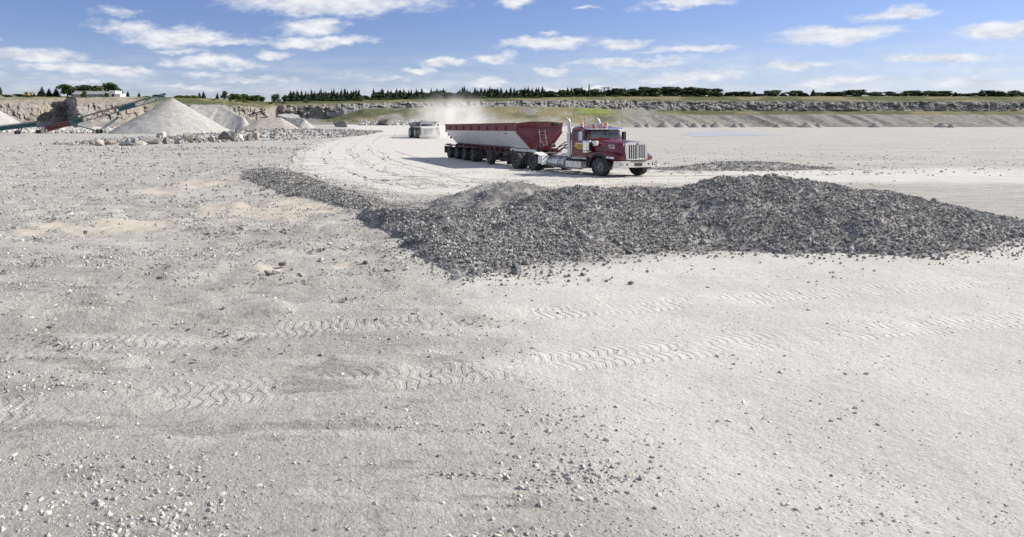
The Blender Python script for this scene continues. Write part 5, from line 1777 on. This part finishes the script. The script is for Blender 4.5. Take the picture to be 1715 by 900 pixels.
# tank, steps, boxes
tk = B()
for sy_ in (-1, 1):
    t_ = B(); t_.lathe([(0, .001), (0, .27), (.03, .33), (.06, .35), (1.24, .35), (1.27, .33), (1.30, .27), (1.30, .001)], (-3.60, sy_ * .93, .64), (1, 0, 0), 28)
    for i_, p_ in enumerate(t_.v):                             # keep the tank round after the plan scale
        t_.v[i_] = (p_[0], sy_ * .93 + (p_[1] - sy_ * .93) / S, p_[2])
    tank = t_.build('fuel_tank', M['alu'], trk, smooth=True)
    for xx in (-3.35, -2.6): B().lathe([(-.03, .356), (.03, .356)], (xx, sy_ * .93, .64), (1, 0, 0), 28).build('tank_strap', M['dark'], tank)
    B().cyl((-3.1, sy_ * 1.0, .95), (-3.1, sy_ * 1.02, 1.02), .05, n=10).build('filler_cap', M['dark'], tank)
    sb = B().box((-1.66, sy_ * .98, .60), (1.05, .42, .44), .03).build('step_box', M['alu'], trk)
    B().box((-1.66, sy_ * 1.10, .34), (.95, .24, .04), .01).build('step', M['alu'], sb)
    B().box((-1.66, sy_ * 1.06, .85), (.95, .30, .04), .01).build('step', M['dark'], sb)
    # white quarter fender ahead of the drive wheels
    qf = B()
    qf.slab([(-4.42, sy_ * 1.22, 1.18), (-3.98, sy_ * 1.22, .98), (-3.98, sy_ * .72, .98), (-4.42, sy_ * .72, 1.18)], .03 * sy_)
    qf.build('quarter_fender', M['white'], trk)
    lf = B(); lf.slab([(-3.98, sy_ * 1.22, .95), (-3.90, sy_ * 1.22, .42), (-3.90, sy_ * .78, .42), (-3.98, sy_ * .72, .95)], .03 * sy_)
    lf.build('quarter_fender_skirt', M['white'], trk)
    B().box((-6.62, sy_ * .95, .62), (.03, .6, .75)).build('mud_flap', M['rubber'], trk)
    B().box((-3.95, sy_ * 1.23, .72), (.30, .025, .46), .01).build('side_box_cover', M['white'], trk)
B().box((-3.0, 0, 1.03), (2.0, .95, .04)).build('deck_plate', M['alu'], trk)
B().box((-5.2, 0, 1.10), (1.1, .95, .08), .03).build('fifth_wheel', M['frame'], trk)
B().cyl((-2.5, .1, 1.15), (-3.4, .1, 1.15), .11, n=14).build('air_tank', M['alu'], trk, smooth=True)
for k, (y0, zt_, x1) in enumerate(((-.55, 2.0, -3.9), (-.30, 1.85, -4.1), (-.05, 1.7, -4.0), (.2, 1.92, -4.2), (-.7, 1.6, -3.5))):
    pth = []
    for i in range(13):
        t = i / 12
        pth.append((-2.06 + (x1 + 2.06) * t, y0 + .18 * math.sin(3 * t + k), 1.35 + (zt_ - 1.35) * math.sin(math.pi * min(1, t * 1.05)) ** .8 - .15 * t))
    B().tube(pth, .028, 7).build('air_hose', M['hose'], trk, smooth=True)

# wheels
def add_wheel(root, a, b, r, w, rr, out, dish, hub, rimmat, steer=0.0, holes=True):
    wl_ = wheel_mesh(r, w, rr).build('wheel', M['rubber'], root, smooth=True)
    put(wl_, (a * S, b * S, r), steer)
    rm_ = rim_mesh(rr, w, out, dish, hub).build('rim', rimmat, wl_, smooth=True)
    if holes: hand_holes(rr, out, dish).build('hand_holes', M['black'], wl_)
    return wl_


for sy_ in (-1, 1):
    add_wheel(trk, 0, sy_ * 1.06, .545, .46, .31, sy_, .10, .13, M['rim'], R(9))
    for xx in (-5.26 + .685, -5.26 - .685):
        add_wheel(trk, xx, sy_ * 1.09, .535, .36, .30, sy_, -.03, .14, M['rimdark'])
        add_wheel(trk, xx, sy_ * .78, .535, .36, .30, sy_, -.03, .05, M['rimdark'], holes=False)
for xx in (-5.26 + .685, -5.26 - .685):
    B().cyl((xx, -.9, .535), (xx, .9, .535), .10, n=10).build('drive_axle', M['dark'], trk)

# ================================================================ HOPPER TRAILER
RX, RY, RTH = 9.763, 64.798, -1.387
def rloc(a, b): return (RX + S * (a * math.cos(RTH) - b * math.sin(RTH)), RY + S * (a * math.sin(RTH) + b * math.cos(RTH)))
rz_ = gmean([rloc(2, -1), rloc(2, 1), rloc(4, -1), rloc(4, 1)])
trl = thing('hopper_trailer', 'long red and white hopper trailer hitched behind the red tractor', 'trailer', (RX, RY, rz_), RTH)
XR, XF, XFB = -.62, 11.40, 11.56
zt = lambda x: 2.97 + .10 * (x - XR) / (XF - XR)
HWT, HWB, ZB, ZM = 1.25, .52, 1.36, 2.50
for sy_ in (-1, 1):
    sp = B()
    sp.slab([(XR + .1, sy_ * HWT, ZM), (XF, sy_ * HWT, ZM + .07), (XFB, sy_ * HWB, ZB), (XR + .3, sy_ * HWB, ZB)], .05 * -sy_)
    side = sp.build('side_panel', M['white'], trl)
    # seam near the tail
    B().slab([(.30, sy_ * (HWT + .006), ZM), (.33, sy_ * (HWT + .006), ZM), (.75, sy_ * (HWB + .006), ZB), (.72, sy_ * (HWB + .006), ZB)], .008 * -sy_).build('panel_seam', M['frame'], side)
    B().box((9.9, sy_ * (HWT - .04), 2.36), (.34, .05, .03), .01, Euler((sy_ * R(-28), 0, 0))).build('badge', M['dark'], side)
    tr_ = B()
    tr_.slab([(XR, sy_ * (HWT + .02), ZM - .03), (XF + .02, sy_ * (HWT + .02), ZM + .05), (XF + .02, sy_ * (HWT + .02), zt(XF)), (XR, sy_ * (HWT + .02), zt(XR))], .06 * -sy_)
    rail = tr_.build('top_rail', M['red_dull'], trl)
    for k in range(8):
        x = .35 + k * 1.38
        B().box((x, sy_ * (HWT + .045), (ZM + zt(x)) / 2 - .04), (.10, .05, .34), .01).build('rib', M['red_dull'], rail)
    B().bar((XR, sy_ * (HWT + .05), zt(XR) + .03), (XF, sy_ * (HWT + .05), zt(XF) + .03), .07).build('top_tube', M['red_dull'], rail)
    # corner edge trim at the front
    B().bar((XF + .02, sy_ * (HWT + .01), ZM), (XFB + .02, sy_ * (HWB + .01), ZB), .09).build('corner_trim', M['red'], trl)
    B().box((4.6, sy_ * .62, 1.27), (9.0, .10, .20)).build('belly_rail', M['red_dark'], trl)
    B().box((10.9, sy_ * .66, 1.20), (3.2, .12, .18), .02).build('side_beam', M['white'], trl)
    # chassis brackets under the hopper
    for k in range(11):
        x = .3 + k * .78
        B().box((x, sy_ * .72, 1.12), (.10, .22, .34), .01).build('bracket', M['red_dull'] if k in (5, 6, 8) else M['red_dark'], trl)
    # running-gear fender over the four close axles
    B().box((-.05, sy_ * .98, 1.16), (1.5, .56, .08), .03).build('tail_fender', M['black'], trl)
    B().box((3.1, sy_ * .98, 1.12), (3.4, .52, .05), .02).build('fender', M['frame'], trl)
    B().box((-.85, sy_ * .98, .74), (.03, .55, .62)).build('mud_flap', M['rubber'], trl)
    B().box((-.80, sy_ * .95, 1.20), (.10, .34, .14), .02).build('tail_lamp_box', M['black'], trl)
    B().bar((11.0, sy_ * .5, 1.1), (11.0, sy_ * .5, .42), .12).build('landing_leg', M['frame'], trl)
# front wall, leaning, with a bright headboard
fw = B(); fw.loft([[(XF + o_x, -HWT, zt(XF) - .05), (XF + o_x, HWT, zt(XF) - .05), (XF + .02 + o_x, HWT, ZM + .05), (XFB + o_x, HWB, ZB), (XFB + o_x, -HWB, ZB), (XF + .02 + o_x, -HWT, ZM + .05)] for o_x in (-.05, 0)])
front = fw.build('front_wall', M['red'], trl)
hb = B()
hb.loft([[(XF - .1, -HWT - .04, zt(XF) - .24), (XF + .06, -HWT - .04, zt(XF) - .24), (XF + .06, -HWT - .04, zt(XF) + .03), (XF - .1, -HWT - .04, zt(XF) + .03)],
         [(XF - .1, -.5, zt(XF) - .24), (XF + .10, -.5, zt(XF) - .24), (XF + .10, -.5, zt(XF) + .15), (XF - .1, -.5, zt(XF) + .15)],
         [(XF - .1, .5, zt(XF) - .24), (XF + .10, .5, zt(XF) - .24), (XF + .10, .5, zt(XF) + .15), (XF - .1, .5, zt(XF) + .15)],
         [(XF - .1, HWT + .04, zt(XF) - .24), (XF + .06, HWT + .04, zt(XF) - .24), (XF + .06, HWT + .04, zt(XF) + .05), (XF - .1, HWT + .04, zt(XF) + .05)]])
hbo = hb.build('headboard', M['red'], trl)
B().box((XF + .16, .85, zt(XF) - .05), (.18, .30, .20), .03).build('tarp_motor', M['dark'], hbo)
B().box((XF + .12, .15, zt(XF) - .02), (.04, .18, .08), .01).build('marker_lamp', M['dark'], hbo)
# ladder up the front wall
ld = MB(S)
def fwp(t, y, off=.10):                                        # t: 0 top .. 1 bottom on the front wall plane
    return Vector((XF + (XFB - XF) * t + off, y, zt(XF) - .05 + (ZB - zt(XF) + .05) * t))
for y0 in (-.02, .30):
    ld.bar(fwp(.22, y0 - .05), fwp(1.02, y0 + .06), .02)
lad = ld.build('ladder', M['alu'], trl)
for k in range(6):
    t = .30 + k * .135
    B().bar(fwp(t, -.06), fwp(t, .29), .018).build('rung', M['alu'], lad)
# tail wall, hinges, rear lights
tw = B(); tw.slab([(XR + .02, HWT, zt(XR)), (XR + .02, -HWT, zt(XR)), (XR + .30, -HWB, ZB), (XR + .30, HWB, ZB)], .05)
tail = tw.build('tailgate', M['red_dull'], trl)
for zz_, d_ in ((2.42, .30), (2.1, .22), (1.85, .14)):
    B().box((XR - d_ * .5, -.95 + (2.42 - zz_) * .5, zz_), (d_, .5, .20), .04).build('tail_bracket', M['black'], tail)
B().bar((XR - .12, -1.25, zt(XR) + .02), (XR - .12, 1.25, zt(XR) + .02), .12).build('tarp_roll', M['black'], tail)
B().box((4.6, 0, 1.22), (10.2, .9, .12)).build('belt_floor', M['frame'], trl)
for sy_ in (-1, 1):
    B().box((4.4, sy_ * .42, .95), (10.6, .12, .26)).build('chassis_rail', M['frame'], trl)
gx, gy = np.meshgrid(np.linspace(XR + .2, XF - .1, 40), np.linspace(-1.15, 1.15, 12))
gzl = 2.70 + .10 * (1 - (gy / 1.15) ** 2) + (fbm(gx * 3, gy * 3, 3, 5) - .5) * .1
mesh_np('load', np.stack([gx * S, gy * S, gzl], -1).reshape(-1, 3), grid_faces(*gx.shape), M['p_grey2'], trl, smooth=True)
# nose equipment between the trailer and the cab
nq = B().box((12.35, -.15, 1.42), (.50, .62, .34), .05).build('power_unit', M['red_dull'], trl)
B().cyl((12.62, -.42, 1.46), (12.62, -.42, 1.78), .11, n=12).build('air_filter', M['frame'], nq, smooth=True)
B().cyl((12.45, .1, 1.60), (12.45, .36, 1.60), .13, n=14).build('motor', M['frame'], nq, smooth=True)
B().box((12.30, -.50, 1.30), (.34, .16, .24), .03).build('valve_box', M['frame'], nq)
B().box((12.1, .28, 1.30), (.9, .5, .20), .03).build('gooseneck', M['red_dull'], trl)
B().box((11.2, 0, 1.18), (2.0, .9, .06)).build('coupler_plate', M['frame'], trl)
B().tube([(12.6, -.1, 1.5), (12.75, -.05, 1.85), (12.6, .15, 1.9), (12.5, .2, 1.6)], .03, 8).build('pipe', M['red_dull'], nq, smooth=True)
B().box((10.15, -.92, 1.16), (.12, .10, .14), .02).build('side_lamp', M['red'], trl)
# wheels: four close axles and one lift axle ahead
for k, xx in enumerate((0, 1.535, 3.07, 4.605, 7.466)):
    B().cyl((xx, -.95, .50), (xx, .95, .50), .09, n=10).build('axle', M['dark'], trl)
    for sy_ in (-1, 1):
        add_wheel(trl, xx, sy_ * 1.09, .505, .42, .29, sy_, .02, .12, M['rimdark'], holes=False)
        if k < 4: add_wheel(trl, xx, sy_ * .76, .505, .36, .29, sy_, -.03, .05, M['rimdark'], holes=False)

# ================================================================ LOOK-ALIKES ARE TOLD APART BY THEIR PLACE
UNITS = ['', 'first', 'second', 'third', 'fourth', 'fifth', 'sixth', 'seventh', 'eighth', 'ninth', 'tenth', 'eleventh', 'twelfth', 'thirteenth', 'fourteenth', 'fifteenth', 'sixteenth', 'seventeenth', 'eighteenth', 'nineteenth']
TENS = {2: ('twentieth', 'twenty'), 3: ('thirtieth', 'thirty'), 4: ('fortieth', 'forty'), 5: ('fiftieth', 'fifty'), 6: ('sixtieth', 'sixty'), 7: ('seventieth', 'seventy')}


def ordinal(n):
    if n < 20: return UNITS[n]
    a, b = divmod(n, 10)
    return TENS[a][0] if b == 0 else TENS[a][1] + '-' + UNITS[b]


same = {}
for o in list(sc.objects):
    if o.parent is None and o.get('label') and o.get('group'):
        same.setdefault(o['label'], []).append(o)
for lab, objs in same.items():
    if len(objs) < 2: continue
    objs.sort(key=lambda o: o.location.x / o.location.y)
    for sepw in (' in the ', ' on the ', ' at the ', ' among ', ' filling '):
        if sepw in lab:
            a, b = lab.split(sepw, 1)
            break
    for i, o in enumerate(objs):
        o['label'] = a + ', ' + ordinal(i + 1) + ' from left,' + sepw + b
